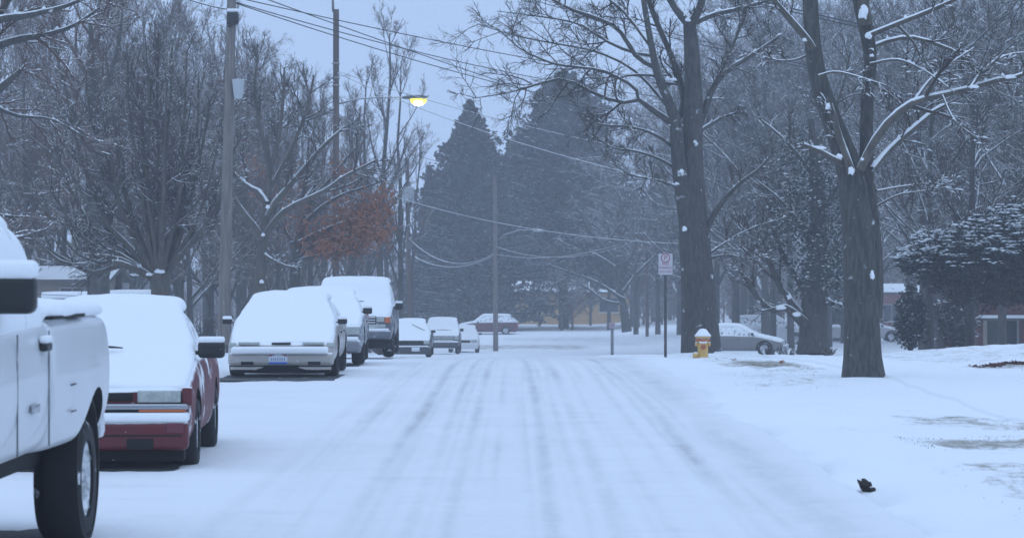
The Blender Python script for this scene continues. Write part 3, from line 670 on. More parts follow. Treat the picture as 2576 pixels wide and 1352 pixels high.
for sx in (-1, 1):
    for y in (.95, ARC):
        wheel(white, sx * (HW - .215), y, .425, .30, sx, M('snowy_steel_rim', (.40, .41, .42), .5, metal=.3, splat=(.5, .1, 8)), 6)
        MB().lathe([(.50, -.12), (.50, .10), (.46, .10), (.46, -.12), (.50, -.12)], 40, 'x', (sx * (HW - .16), y, .50)).build('wheel_liner', m_under, white) 
    d = MB()
    for y in (3.98, 2.9):
        d = MB().rbox((sx * (HW - .0035), y, 1.12), (.010, .010, .70), .003, 1); d.build('door_seam', m_grey, white)
    h = MB().rbox((sx * (HW + .012), 3.78, 1.375), (.05, .20, .055), .02, 3).build('door_handle', m_black, white)
    MB().rbox((sx * (HW + .012), 3.78, 1.42), (.05, .21, .045), .02, 3).build('snow_cap', m_snowcar, h)
    fd = MB()
    for z in (1.105, .935): fd.rbox((sx * (HW + .008), 4.86, z), (.008, .19, .010), .002, 1)
    fd.build('fuel_door_seam', m_post, white)
    MB().rbox((sx * (HW + .010), 3.42, 1.02), (.014, .26, .05), .006, 2).build('emblem', m_chrome, white)
    o = MB().rbox((sx * (HW + .005), 2.55, 1.70), (.32, .16, .22), .06, 4).build('tow_mirror', m_black, white, sharp=60)
    MB().rbox((sx * (HW + .005), 2.55, 1.835), (.33, .18, .11), .05, 4).build('snow_cap', m_snowcar, o)
    MB().rbox((sx * (HW - .02), 2.55, 1.66), (.2, .08, .06), .02, 2).build('mirror_arm', m_black, white)
    box('headlight', m_lens, white, (sx * .70, .05, 1.14), (.36, .12, .22), .03)
    box('tail_lamp', m_redlens, white, (sx * (HW - .22), WL - .02, 1.2), (.14, .06, .42), .02)
    MB().rbox((sx * (HW - .21), ARC - .10, .865), (.24, .26, .08), .035, 4).build('tyre_snow', m_snowcar, white)
box('underbody', m_under, white, (0, 3.4, .72), (1.3, 6.2, .34), .05)
box('grille', m_under, white, (0, .03, 1.12), (1.0, .1, .34), .02)
box('front_bumper', m_chrome, white, (0, 0, .80), (1.9, .25, .26), .06)
box('rear_bumper', m_white, white, (0, WL + .02, .73), (1.72, .2, .18), .05)

# ------------------------------------------------------------------ trees
def _unit(v): return v / np.maximum(np.linalg.norm(v, axis=-1, keepdims=True), 1e-9)

def grow(rg, pts, rad, n, t=(.3, .98), ang=(35, 65), lf=(.35, .6), K=4, wander=.12, trop=.03, rf=.6, rmin=.004, taper=.35, tpow=1.0, pl=None, lshrink=.35, absl=None):
    """children of the branches pts (n, K, 3) with radii rad (n, K)"""
    N, Kp = pts.shape[:2]
    plen = np.linalg.norm(np.diff(pts, axis=1), axis=2).sum(1)
    cnt = n if isinstance(n, np.ndarray) else np.full(N, n)
    ix = np.repeat(np.arange(N), cnt); m = len(ix)
    tt = t[0] + (t[1] - t[0]) * rg.random(m) ** tpow
    f = tt * (Kp - 1); i = np.clip(f.astype(int), 0, Kp - 2); fr = (f - i)[:, None]
    p = pts[ix, i] * (1 - fr) + pts[ix, i + 1] * fr
    r0 = (rad[ix, i] * (1 - fr[:, 0]) + rad[ix, i + 1] * fr[:, 0])
    tg = _unit(pts[ix, i + 1] - pts[ix, i])
    v = rg.normal(size=(m, 3)); v -= (v * tg).sum(1, keepdims=True) * tg; v = _unit(v)
    a = np.radians(rg.uniform(ang[0], ang[1], m))[:, None]
    d = tg * np.cos(a) + v * np.sin(a)
    L = (plen[ix] if absl is None else np.full(m, absl)) * rg.uniform(lf[0], lf[1], m) * (1 - lshrink * tt)
    r0 = np.maximum(np.minimum(r0 * rf, np.maximum(L * .035, rmin)), rmin)
    out = np.empty((m, K, 3)); out[:, 0] = p
    st = (L / (K - 1))[:, None]
    for k in range(1, K):
        d = _unit(d + rg.normal(size=(m, 3)) * wander + np.array([0, 0, trop]))
        out[:, k] = out[:, k - 1] + d * st
    rr = r0[:, None] * np.linspace(1, taper, K)[None, :]
    return out, np.maximum(rr, rmin * .6)

def tubes(pts, rad, sides):
    N, K = pts.shape[:2]
    tg = np.empty_like(pts); tg[:, 1:-1] = pts[:, 2:] - pts[:, :-2]; tg[:, 0] = pts[:, 1] - pts[:, 0]; tg[:, -1] = pts[:, -1] - pts[:, -2]
    tg = _unit(tg)
    md = _unit(pts[:, -1] - pts[:, 0])
    ref = np.zeros((N, 3)); ref[np.arange(N), np.argmin(np.abs(md), axis=1)] = 1
    u = _unit(np.cross(tg, ref[:, None, :])); v = np.cross(tg, u)
    a = np.arange(sides) * 2 * np.pi / sides
    V = pts[:, :, None, :] + (u[:, :, None, :] * np.cos(a)[None, None, :, None] + v[:, :, None, :] * np.sin(a)[None, None, :, None]) * rad[:, :, None, None]
    ix = np.arange(N * K * sides).reshape(N, K, sides)
    nx_ = np.roll(ix, -1, axis=2)
    q = np.stack([ix[:, :-1], nx_[:, :-1], nx_[:, 1:], ix[:, 1:]], -1).reshape(-1, 4)
    return V.reshape(-1, 3), q

def merge(parts):
    Vs, Qs, o = [], [], 0
    for V, Q in parts:
        Vs.append(V); Qs.append(Q + o); o += len(V)
    V = np.concatenate(Vs)
    q4 = [q for q in Qs if q.shape[1] == 4]; q3 = [q for q in Qs if q.shape[1] == 3]
    return V, [np.concatenate(g) for g in (q4, q3) if g]

def smooth_line(p, r, n):
    p = np.asarray(p, float); r = np.asarray(r, float)
    d = np.concatenate([[0], np.cumsum(np.linalg.norm(np.diff(p, axis=0), axis=1))]); d /= d[-1]
    t = np.linspace(0, 1, n)
    # Catmull-Rom through the points
    P_ = np.vstack([2 * p[0] - p[1], p, 2 * p[-1] - p[-2]])
    k = np.clip(np.searchsorted(d, t, side='right') - 1, 0, len(p) - 2); f = ((t - d[k]) / (d[k + 1] - d[k]))[:, None]
    p0, p1, p2, p3 = P_[k], P_[k + 1], P_[k + 2], P_[k + 3]
    q = .5 * ((2 * p1) + (-p0 + p2) * f + (2 * p0 - 5 * p1 + 4 * p2 - p3) * f ** 2 + (-p0 + 3 * p1 - 3 * p2 + p3) * f ** 3)
    return q, np.interp(t, d, r)

def tree_obj(name, label, base, trunk, crown, group=None, tmat=m_barkbig, cmat=m_twig, extra=None, cat='tree'):
    """trunk, crown: lists of (V, Q) in world space; base: the foot"""
    root = tag(empty(name, tuple(base)), label, cat, group)
    b = np.asarray(base, float)
    for nm, parts, mat in [('trunk', trunk, tmat), ('crown', crown, cmat)] + (extra or []):
        if not parts: continue
        if nm == 'snow':
            for k, (V, Q) in enumerate(parts): link_mesh('snow_clump', np_mesh('snow_clump', V - b, Q), mat, root)
            continue
        V, Q = merge(parts); me = np_mesh(nm, V - b, Q)
        link_mesh(nm, me, mat, root)
    return root

_oct = np.array([[1, 0, 0], [0, 1, 0], [-1, 0, 0], [0, -1, 0], [0, 0, 1], [0, 0, -.4]], float)
_ocf = np.array([[0, 1, 4], [1, 2, 4], [2, 3, 4], [3, 0, 4], [1, 0, 5], [2, 1, 5], [3, 2, 5], [0, 3, 5]])
def dust_np(rg, sets, n, size=.05):
    """small lumps of snow lying along branches"""
    cs = []
    tot = sum(p.shape[0] * p.shape[1] for p, r in sets)
    for p, r in sets:
        m = max(1, int(n * p.shape[0] * p.shape[1] / tot)); i = rg.integers(0, p.shape[0], m); k = rg.integers(0, p.shape[1] - 1, m); f = rg.random((m, 1))
        d = p[i, k + 1] - p[i, k]
        q = p[i, k] * (1 - f) + p[i, k + 1] * f; q[:, 2] += r[i, k] * .8
        h = _unit(d * np.array([1, 1, .6])); L = size * rg.uniform(.5, 1.7, (m, 1)); sd = np.stack([-h[:, 1], h[:, 0], 0 * h[:, 0]], 1)
        w_ = np.maximum(r[i, k], .012)[:, None] * 1.1
        cs.append(np.stack([q + h * L, q + sd * w_, q - h * L, q - sd * w_, q + np.array([0, 0, 1.]) * (w_ * .9 + .012), q - np.array([0, 0, .3]) * w_], 1))
    V = np.concatenate(cs); m = len(V)
    return V.reshape(-1, 3), (_ocf[None] + (np.arange(m) * 6)[:, None, None]).reshape(-1, 3)
def add_dust(root, rg, sets, n, size=.05):
    b = np.array(root.location); V, Q = dust_np(rg, sets, n, size)
    o = link_mesh('snow_dusting', np_mesh('snow_dusting', V - b, Q), m_snow, root); o['kind'] = 'stuff'

def limbs_px(spec, s, rg, n=14, dep=1.6):
    """limb outlines seen in the photograph given true thickness and depth: [(points in px, radii in px, depth start, depth end)]"""
    out = []
    for pp, rr, d0, d1 in spec:
        pts = np.array([P(x, y, s) for x, y in pp]); m = len(pts)
        dd = np.linspace(d0, d1, m)
        Y = F / s
        sc = (Y + dd) / Y                                    # keep the place in the picture while moving in depth
        pts = np.stack([pts[:, 0] * sc, Y + dd, CAM_H + (pts[:, 2] - CAM_H) * sc], 1)
        rr = np.interp(np.linspace(0, 1, m), np.linspace(0, 1, len(rr)), rr) / s * sc
        out.append(smooth_line(pts, rr, n))
    return np.array([o[0] for o in out]), np.array([o[1] for o in out])

LAST = []
def twigs(rg, P0, R0, n1, n2, n3, l1=(.28, .5), l2=(.35, .6), l3=(.4, .7), a1=(30, 65), trop=.05, wander=.14, t0=.25, n4=0, rmin=.005, absl=None, K=5):
    parts = []
    p1, r1 = grow(rg, P0, R0, n1, (t0, 1.0), a1, l1, K, wander, trop, .6, .012, .4, absl=absl)
    p2, r2 = grow(rg, p1, r1, n2, (.2, 1.0), (25, 60), l2, K - 1, wander, trop, .65, .007, .5)
    LAST[:] = [(p1, r1), (p2, r2)]
    p3, r3 = grow(rg, p2, r2, n3, (.15, 1.0), (25, 60), l3, 3, wander, trop, .7, rmin, .6)
    parts += [tubes(p1, r1, 5), tubes(p2, r2, 4), tubes(p3, r3, 3)]
    if n4:
        p4, r4 = grow(rg, p3, r3, n4, (.1, 1.0), (25, 55), (.5, .9), 3, wander, trop, .8, rmin * .85, .7)
        parts.append(tubes(p4, r4, 3))
    return parts

def blobs(rg, spots, s):
    """lumps of snow lodged in forks: (x, y, half width px, half height px, depth)"""
    parts = []
    for x, y, a, b, d in spots:
        c = P(x, y, s); Y = F / s; c = np.array([c[0] * (Y + d) / Y, Y + d, CAM_H + (c[2] - CAM_H) * (Y + d) / Y])
        bm = bmesh.new(); bmesh.ops.create_icosphere(bm, subdivisions=3, radius=1.0)
        V = np.array([v.co[:] for v in bm.verts]); Q = np.array([[v.index for v in f.verts] for f in bm.faces]); bm.free()
        n = np.array([mnoise.noise(Vector(v * 1.6 + x)) for v in V])
        n2 = np.array([mnoise.noise(Vector(v * 3.7 + y)) for v in V])
        V = V * (1 + .55 * n[:, None] + .3 * n2[:, None]); V[:, 2] = np.where(V[:, 2] < 0, V[:, 2] * .8 - .25 * np.abs(V[:, 0]), V[:, 2])
        V = V * np.array([a, min(a, b) * .9, b]) * .62 / s
        parts.append((V + c, Q))
    return parts

# --- the big maple left of the parked cars (vase of upright stems) ---------------------
rg = np.random.default_rng(11); s = 92.
sp = [([(402, 870), (402, 780), (404, 720), (402, 688)], [27, 24, 24, 26], 0, 0)]
tr, trr = limbs_px(sp, s, rg)
vs = []
ends = [(35, 560), (70, 470), (85, 390), (120, 300), (165, 230), (215, 170), (265, 130), (320, 110), (365, 90), (400, 85), (435, 100), (470, 130), (500, 180), (530, 250), (560, 300), (590, 370), (560, 420), (115, 620), (150, 520), (250, 250), (345, 200), (420, 220), (300, 330), (480, 320)]
for i, (ex, ey) in enumerate(ends):
    sx_ = 402 + np.clip((ex - 402) * .06, -16, 14)
    mx_ = 402 + (ex - 402) * .62 + rg.uniform(-10, 10); my = 690 - (690 - ey) * .36 + 20 * (abs(ex - 402) > 200)
    m2x = 402 + (ex - 402) * .86 + rg.uniform(-8, 8); m2y = 690 - (690 - ey) * .68
    r = rg.uniform(5.5, 9.5)
    d = rg.uniform(-1, 1) * 2.4
    vs.append(([(sx_, 700), (402 + (ex - 402) * .3, 672 - abs(ey - 690) * .10), (mx_, my), (m2x, m2y), (ex, ey)], [r * 1.25, r, r * .7, r * .45, r * .25], 0, d))
lb, lbr = limbs_px(vs, s, rg)
crown = twigs(rg, lb, lbr, 11, 7, 5, (.16, .34), a1=(20, 50), trop=.10, t0=.2, rmin=.0055)
base = P(402, 870, s)
dt_ = tree_obj('maple_tree', 'wide vase-shaped bare maple with many upright stems behind the red pickup', base, [tubes(tr, trr, 14), tubes(lb, lbr, 7)], crown, extra=[('snow', blobs(rg, [(402, 682, 22, 9, -.25), (430, 668, 16, 7, -.1), (375, 690, 16, 6, -.2), (452, 655, 10, 10, .1), (340, 690, 18, 6, 0)], s), m_snow)], tmat=M('vase_maple_bark', (.062, .055, .046), .9, col2=(.10, .088, .072), scale=3.0, stretch=(3, 3, .6), snow=(.60, .16, .55, 2.2), bump=.4, bscale=8), cmat=m_twigs)
add_dust(dt_, rg, [(lb, lbr)] + LAST, 1500, .055)

# --- stout trunk behind it -----------------------------------------------------------
rg = np.random.default_rng(12); s = 78.
tr, trr = limbs_px([([(248, 830), (248, 740), (247, 650), (240, 520), (236, 380), (232, 200), (228, 60)], [31, 28, 27, 24, 19, 12, 5], 0, .5)], s, rg)
lb, lbr = limbs_px([([(244, 560), (200, 470), (140, 400), (60, 330)], [9, 7, 5, 2], .2, -1), ([(240, 500), (290, 400), (330, 300), (350, 180)], [9, 7, 5, 2], .2, 1), ([(238, 420), (190, 300), (150, 170), (130, 60)], [8, 6, 4, 2], .2, 1.5), ([(236, 330), (270, 220), (300, 100), (310, 0)], [7, 5, 4, 2], .3, -1), ([(246, 600), (300, 520), (380, 430), (450, 330)], [8, 6, 4, 2], .2, 1.4)], s, rg)
dt_ = tree_obj('bare_tree', 'stout straight-trunked bare tree just left of the vase-shaped maple', P(248, 830, s), [tubes(tr, trr, 14), tubes(lb, lbr, 7)], twigs(rg, np.concatenate([lb, tr]), np.concatenate([lbr, trr]), 10, 8, 6, (.25, .45), trop=.06, rmin=.006), cmat=m_twigb)
add_dust(dt_, rg, [(lb, lbr)] + LAST, 500, .055)

# --- near tree, limbs reaching in from the left edge ------------------------------------
rg = np.random.default_rng(13); s = 128.
tr, trr = limbs_px([([(-170, 925), (-168, 700), (-160, 400), (-150, 150), (-140, -150)], [44, 38, 34, 26, 14], 0, .2)], s, rg)
lb, lbr = limbs_px([([(-160, 330), (-80, 262), (-10, 228), (30, 196), (62, 168)], [20, 16, 12, 8, 4], .0, -.4), ([(-155, 230), (-60, 140), (40, 100), (120, 86), (190, 62), (250, 20)], [18, 14, 10, 7, 5, 3], 0, .4),
    ([(-150, 150), (-40, 60), (60, 40), (150, 20), (230, -10), (320, -40)], [16, 12, 9, 6, 4, 2], 0, -.5), ([(-40, 80), (10, 20), (40, -40), (60, -100)], [10, 8, 6, 4], -.1, .3), ([(-160, 480), (-90, 500), (0, 540), (70, 545)], [10, 7, 4, 2], 0, .6), ([(-160, 520), (-60, 590), (30, 600), (120, 575)], [8, 6, 4, 2], 0, -.5), ([(-150, 200), (-50, 250), (40, 290), (130, 300), (220, 350)], [9, 7, 5, 3, 2], 0, .6)], s, rg)
dt_ = tree_obj('bare_tree', 'bare tree reaching thick limbs in from the left edge, above the white pickup', P(-170, 925, s), [tubes(tr, trr, 14), tubes(lb, lbr, 8)], twigs(rg, lb, lbr, 10, 7, 5, (.2, .42), a1=(25, 60), trop=.0, rmin=.005, t0=.3), cmat=m_twigb)
add_dust(dt_, rg, [(lb, lbr)] + LAST[:1], 300, .05)

# --- snowy forked tree right of the near pole --------------------------------------------
rg = np.random.default_rng(14); s = 76.
tr, trr = limbs_px([([(652, 820), (653, 740), (657, 660), (664, 590), (672, 505), (676, 430), (672, 340)], [17, 14, 13, 12, 10, 7, 4], 0, .3)], s, rg)
lb, lbr = limbs_px([([(660, 600), (640, 570), (617, 541), (585, 490), (560, 420)], [10, 9, 8, 5, 3], 0, -.6), ([(670, 510), (650, 480), (628, 470), (590, 438), (560, 380), (545, 310)], [8, 7, 7, 6, 4, 2], 0, .8), ([(672, 545), (690, 510), (724, 471), (778, 407), (820, 360), (868, 318)], [8, 8, 7, 6, 5, 3], 0, .5),
    ([(668, 590), (700, 545), (740, 515), (821, 477), (864, 445), (950, 400)], [9, 8, 7, 6, 5, 2], 0, -1), ([(676, 440), (700, 350), (712, 250), (715, 170)], [7, 5, 4, 2], .2, 1), ([(674, 400), (650, 300), (640, 210), (650, 140)], [6, 5, 3, 2], .2, -1), ([(665, 640), (690, 655), (720, 668), (745, 672)], [5, 4, 3, 2], 0, -.4), ([(680, 470), (730, 380), (770, 280), (790, 190)], [6, 5, 4, 2], .3, .8)], s, rg)
dt_ = tree_obj('bare_tree', 'forked bare tree with snow-striped limbs just right of the near utility pole', P(652, 820, s), [tubes(tr, trr, 12), tubes(lb, lbr, 8)], twigs(rg, lb, lbr, 11, 8, 6, (.25, .45), trop=.06, rmin=.006), tmat=M('forked_tree_bark', (.062, .055, .046), .9, col2=(.10, .088, .072), scale=3.0, stretch=(3, 3, .6), snow=(.50, .16, .4, 2.2), bump=.4, bscale=8), cmat=m_twig,
    extra=[('snow', blobs(rg, [(658, 708, 9, 7, -.2), (662, 590, 8, 6, -.2), (674, 520, 8, 8, -.2)], s), m_snow)])
add_dust(dt_, rg, [(lb, lbr), (lb, lbr)] + LAST, 800, .06)

# --- oak that keeps its orange leaves -----------------------------------------------------
rg = np.random.default_rng(15); s = 74.
tr, trr = limbs_px([([(738, 830), (740, 740), (743, 665), (752, 600), (770, 540), (790, 470), (800, 400)], [16, 14, 13, 10, 8, 6, 3], 0, .3)], s, rg)
lb, lbr = limbs_px([([(744, 660), (775, 648), (815, 640), (860, 632), (920, 618)], [6, 6, 5, 4, 2], 0, -.5), ([(752, 610), (800, 585), (850, 565), (910, 545), (960, 528)], [7, 6, 5, 4, 2], 0, .4), ([(765, 560), (810, 520), (860, 490), (920, 470), (975, 450)], [6, 5, 4, 3, 2], .1, -.5), ([(748, 630), (725, 590), (700, 560), (680, 530)], [5, 4, 3, 2], 0, .4), ([(785, 500), (830, 450), (870, 400), (905, 360)], [5, 4, 3, 2], .2, .6), ([(745, 650), (790, 615), (830, 600), (880, 590)], [5, 4, 3, 2], 0, -1)], s, rg)
tw = twigs(rg, lb, lbr, 9, 7, 5, (.22, .4), trop=.02, rmin=.005)
def leaf_faces(rg, cen, size, flat=.0):
    n = len(cen); a = _unit(rg.normal(size=(n, 3)) * np.array([1, 1, 1 - flat])); b = rg.normal(size=(n, 3)); b -= (a * b).sum(1, keepdims=True) * a; b = _unit(b)
    if flat: b[:, 2] *= (1 - flat); b = _unit(b)
    sz = (size * rg.uniform(.6, 1.4, n))[:, None]
    V = np.stack([cen - a * sz, cen + b * sz * .5, cen + a * sz, cen - b * sz * .5], 1).reshape(-1, 3)
    return V, np.arange(n * 4).reshape(n, 4)
lc = []
for (x, y, a, b, n) in [(850, 600, 75, 38, 1500), (905, 575, 60, 45, 1100), (830, 625, 55, 20, 800), (940, 530, 45, 40, 520), (880, 520, 60, 40, 300), (760, 560, 60, 50, 200), (960, 590, 22, 16, 160), (650, 420, 55, 25, 70), (700, 470, 90, 60, 120), (860, 430, 40, 30, 110), (960, 490, 30, 30, 130)]:
    c = rg.normal(size=(n, 3)) * .55
    k = np.round(rg.normal(size=(n, 1)) * 3) * .12
    Y = F / s + c[:, 1] * 1.3
    X = ((x + c[:, 0] * a) - 1288) / s * Y / (F / s); Z = CAM_H - ((y + (c[:, 2] + k[:, 0] * .3) * b) - 676) / s
    lc.append(np.stack([X, Y, Z], 1))
lc = np.concatenate(lc)
lv = leaf_faces(rg, lc, .075)
tree_obj('oak_tree', 'oak still holding clumps of rusty orange leaves, left of the brown lamp pole', P(738, 830, s), [tubes(tr, trr, 12), tubes(lb, lbr, 7)], tw, extra=[('leaves', [lv], m_oakleaf)], cat='oak tree')

# --- roadside maple with the double trunk, beside the hydrant -------------------------------
rg = np.random.default_rng(21); s = 107.
sp = [([(1764, 885), (1760, 800), (1755, 700), (1748, 620), (1742, 520), (1738, 420), (1742, 320), (1744, 220), (1738, 100), (1733, 50)], [52, 46, 42, 40, 36, 31, 27, 22, 18, 15], 0, .2),
      ([(1728, 560), (1716, 480), (1706, 400), (1702, 330), (1697, 300), (1680, 250), (1655, 190), (1638, 110), (1622, 20), (1610, -60)], [20, 20, 18, 17, 15, 12, 10, 8, 7, 5], -.05, -.8)]
tr, trr = limbs_px(sp, s, rg, 22)
sp = [([(1712, 322), (1645, 279), (1606, 250), (1556, 257), (1484, 229), (1413, 198), (1323, 221), (1262, 236), (1190, 247)], [11, 8, 6, 5, 4.5, 4, 3, 2, 1.2], -.3, -2.2),
      ([(1606, 250), (1602, 229), (1584, 212), (1520, 179), (1448, 168), (1395, 161), (1341, 139), (1306, 121), (1250, 70)], [4, 4, 4, 4, 3.5, 3, 2.5, 2, 1], -.8, -3),
      ([(1668, 205), (1645, 143), (1591, 132), (1520, 100), (1466, 64), (1413, 50), (1341, 39), (1250, 28)], [6, 5, 4.5, 4, 3, 2.5, 2, 1], -.5, 1.8),
      ([(1648, 170), (1602, 143), (1556, 75), (1502, 46), (1431, 21), (1377, -7), (1300, -40)], [6, 6, 5, 5, 4, 3, 2], -.5, -2.2),
      ([(1700, 310), (1720, 260), (1706, 188), (1680, 120), (1658, 70), (1631, 0), (1620, -50)], [8, 8, 8, 7, 7, 6, 5], .2, 1.0),
      ([(1733, 60), (1700, 20), (1670, -30), (1650, -80)], [13, 10, 8, 6], .1, .6), ([(1734, 70), (1760, 20), (1775, -40)], [12, 10, 8], .1, -.5),
      ([(1752, 330), (1765, 300), (1797, 214), (1840, 170), (1899, 134), (1960, 90)], [10, 9, 8, 7, 6, 2], .1, .8), ([(1740, 60), (1797, 36), (1860, 22), (1915, 5), (1990, -20)], [8, 7, 6, 5, 3], .1, 1.2),
      ([(1772, 600), (1787, 557), (1812, 515), (1830, 493), (1862, 460), (1904, 429), (1950, 380)], [8, 7, 7, 6, 5, 4, 2], .1, -.8), ([(1758, 330), (1790, 310), (1830, 290), (1880, 280)], [6, 5, 4, 2], 0, .8),
      ([(1780, 640), (1840, 600), (1900, 570), (1980, 545)], [4, 3, 2, 1], 0, 1.2), ([(1720, 480), (1690, 465), (1640, 450), (1590, 440), (1520, 400)], [4, 3, 2.5, 2, 1], -.1, -1.2), ([(1775, 650), (1830, 640), (1880, 650), (1930, 640)], [3, 2.5, 2, 1], 0, -1),
      ([(1710, 430), (1660, 400), (1600, 380), (1540, 370), (1480, 330)], [5, 4, 3, 2, 1], -.1, .9), ([(1706, 380), (1650, 340), (1590, 320), (1500, 310), (1420, 270)], [5, 4, 3, 2, 1], -.1, -1.5),
      ([(1690, 280), (1600, 180), (1500, 130), (1400, 110), (1300, 90), (1200, 60)], [5, 4, 3, 2.5, 2, 1], -.3, 2.5), ([(1640, 120), (1560, 20), (1480, -30), (1400, -60)], [5, 4, 3, 2], -.5, 2.0), ([(1655, 190), (1580, 190), (1500, 215), (1420, 240), (1330, 270)], [4, 3, 2.5, 2, 1], -.5, 1.5),
      ([(1800, 210), (1840, 120), (1870, 40), (1890, -40)], [6, 5, 4, 3], .2, 1.6)]
lb, lbr = limbs_px(sp, s, rg, 14)
crown = twigs(rg, lb, lbr, 13, 8, 6, (.14, .30), l2=(.4, .7), a1=(25, 65), trop=.015, t0=.25, rmin=.005, wander=.16)
dt_ = tree_obj('maple_tree', 'tall bare maple with a dividing double trunk, right behind the yellow hydrant', P(1764, 885, s), [tubes(tr, trr, 18), tubes(lb, lbr, 8)], crown, cmat=m_twig,
    extra=[('snow', blobs(rg, [(1722, 575, 9, 11, -.45), (1702, 316, 14, 8, -.3), (1690, 312, 12, 7, -.4), (1703, 462, 13, 6, -.3), (1715, 430, 7, 8, -.35), (1694, 200, 14, 6, -.2), (1730, 50, 10, 8, -.2)], s), m_snow)])
add_dust(dt_, rg, [(lb, lbr)] + LAST[:1], 500, .055)

# --- big near maple on the right with the long snowy limb ---------------------------------
rg = np.random.default_rng(22); s = 157.
sp = [([(2173, 985), (2173, 965), (2170, 900), (2168, 800), (2163, 700), (2160, 600), (2150, 500), (2140, 440), (2122, 380), (2095, 310), (2062, 210), (2047, 130), (2040, 40), (2036, -60)], [74, 60, 49, 44, 42, 41, 38, 34, 31, 26, 23, 21, 20, 18], 0, .1),
      ([(2196, 800), (2198, 720), (2196, 620), (2186, 500), (2180, 420), (2180, 330), (2182, 240), (2190, 150), (2176, 60), (2160, -10), (2150, -80)], [24, 25, 23, 20, 18, 17, 16, 16, 19, 18, 16], .08, .25)]
tr, trr = limbs_px(sp, s, rg, 26)
sp = [([(2165, 425), (2198, 357), (2241, 300), (2298, 256), (2370, 238), (2441, 221), (2512, 200), (2557, 193), (2640, 160)], [11, 11, 11, 10, 9, 8, 8, 7, 5], -.25, -1.6),
      ([(2195, 425), (2227, 386), (2298, 321), (2355, 275), (2384, 262), (2420, 262)], [9, 9, 8, 7, 5, 2], .0, .9), ([(2190, 130), (2198, 114), (2284, 93), (2360, 112), (2412, 136), (2455, 179), (2491, 214), (2520, 250)], [8, 7, 6, 5, 5, 4, 3, 2], .1, 1.2),
      ([(2182, 90), (2255, 60), (2327, 32), (2384, 7), (2460, -30)], [8, 7, 7, 6, 4], 0, -1.0), ([(2190, 200), (2209, 215), (2240, 240), (2262, 257), (2300, 300)], [5, 4, 4, 3, 2], .1, .8),
      ([(2112, 405), (2085, 392), (2060, 378), (2020, 363)], [9, 8, 7, 6], -.25, -.5), ([(2142, 432), (2128, 390), (2110, 340), (2095, 290), (2085, 262)], [11, 10, 9, 9, 10], -.28, -.30),
      ([(2042, 120), (2028, 96), (1985, 45), (1947, 0), (1920, -50)], [11, 10, 9, 8, 7], -.1, -.7), ([(2176, 60), (2172, 0), (2168, -60)], [16, 15, 12], .1, -.2), ([(2205, 480), (2260, 470), (2330, 462), (2400, 465)], [4, 3, 2.5, 1.5], .1, .9), ([(2200, 520), (2260, 490), (2320, 480), (2380, 470)], [3, 3, 2, 1], .1, -.6),
      ([(2190, 160), (2260, 150), (2330, 180), (2400, 230)], [4, 4, 3, 2], .1, -1.2), ([(2060, 190), (2100, 180), (2150, 190), (2230, 215)], [4, 3, 3, 2], -.2, -.6), ([(2050, 130), (2000, 150), (1950, 150), (1890, 130)], [4, 3, 2, 1], 0, .8),
      ([(2441, 221), (2480, 170), (2530, 140), (2580, 130)], [5, 4, 3, 2], -1.3, -1.0), ([(2298, 256), (2340, 200), (2390, 160), (2450, 120)], [5, 4, 3, 2], -.8, -.2), ([(2370, 238), (2400, 300), (2450, 340), (2500, 350)], [3, 3, 2, 1], -1, -1.5), ([(2255, 60), (2300, 110), (2330, 170), (2380, 200)], [4, 3, 2, 1], 0, .8)]
lb, lbr = limbs_px(sp, s, rg, 14)
crown = twigs(rg, lb, lbr, 8, 6, 4, (.18, .36), a1=(25, 65), trop=.0, t0=.3, rmin=.0045, wander=.16)
m_limbs = M('snow_striped_bark', (.075, .068, .058), .92, col2=(.12, .108, .09), scale=5.0, stretch=(3, 3, .5), snow=(.28, .12, .3, 3.5), bump=.5, bscale=9)
dt_ = tree_obj('maple_tree', 'big roadside maple with a long arching snow-topped limb and flared snowy foot', P(2173, 985, s), [tubes(tr, trr, 22)], crown, cmat=m_twigs,
    extra=[('limbs', [tubes(lb, lbr, 9)], m_limbs), ('snow', blobs(rg, [(2141, 430, 12, 16, -.35), (2112, 392, 12, 8, -.45), (2060, 372, 26, 7, -.45), (2083, 268, 10, 14, -.38), (2194, 692, 9, 17, -.2), (2172, 30, 16, 30, -.10), (2185, 90, 12, 14, -.12), (2193, 140, 8, 6, -.1), (2170, 400, 9, 8, -.35), (2200, 412, 9, 10, -.1), (2024, 100, 9, 8, -.3), (2450, 218, 20, 6, -1.4), (2540, 193, 22, 7, -1.5), (2172, 968, 62, 15, -.30), (2140, 962, 34, 14, -.38), (2205, 962, 36, 18, -.36)], s), m_snow)])
add_dust(dt_, rg, [(lb, lbr)] + LAST, 500, .05)

# --- dark forked tree between the two maples ------------------------------------------------
rg = np.random.default_rng(23); s = 93.
sp = [([(2046, 890), (2046, 860), (2046, 800), (2050, 740), (2056, 650), (2058, 540), (2050, 420), (2040, 300)], [44, 38, 34, 32, 26, 20, 13, 7], 0, .2),
      ([(2025, 815), (2005, 795), (1975, 772), (1948, 779), (1925, 768), (1899, 738), (1880, 700)], [15, 13, 9, 8, 7, 6, 3], -.2, -1.0), ([(2022, 812), (2009, 783), (1989, 758), (1975, 735), (1963, 723), (1937, 664), (1894, 600), (1870, 540)], [14, 12, 10, 9, 8, 7, 5, 3], -.1, .5),
      ([(2050, 740), (2090, 760), (2120, 770)], [8, 7, 5], 0, -.3), ([(2040, 760), (2000, 690), (1960, 620), (1940, 540), (1930, 460)], [9, 8, 6, 4, 2], .2, 1.4)]
tr, trr = limbs_px(sp, s, rg, 16)
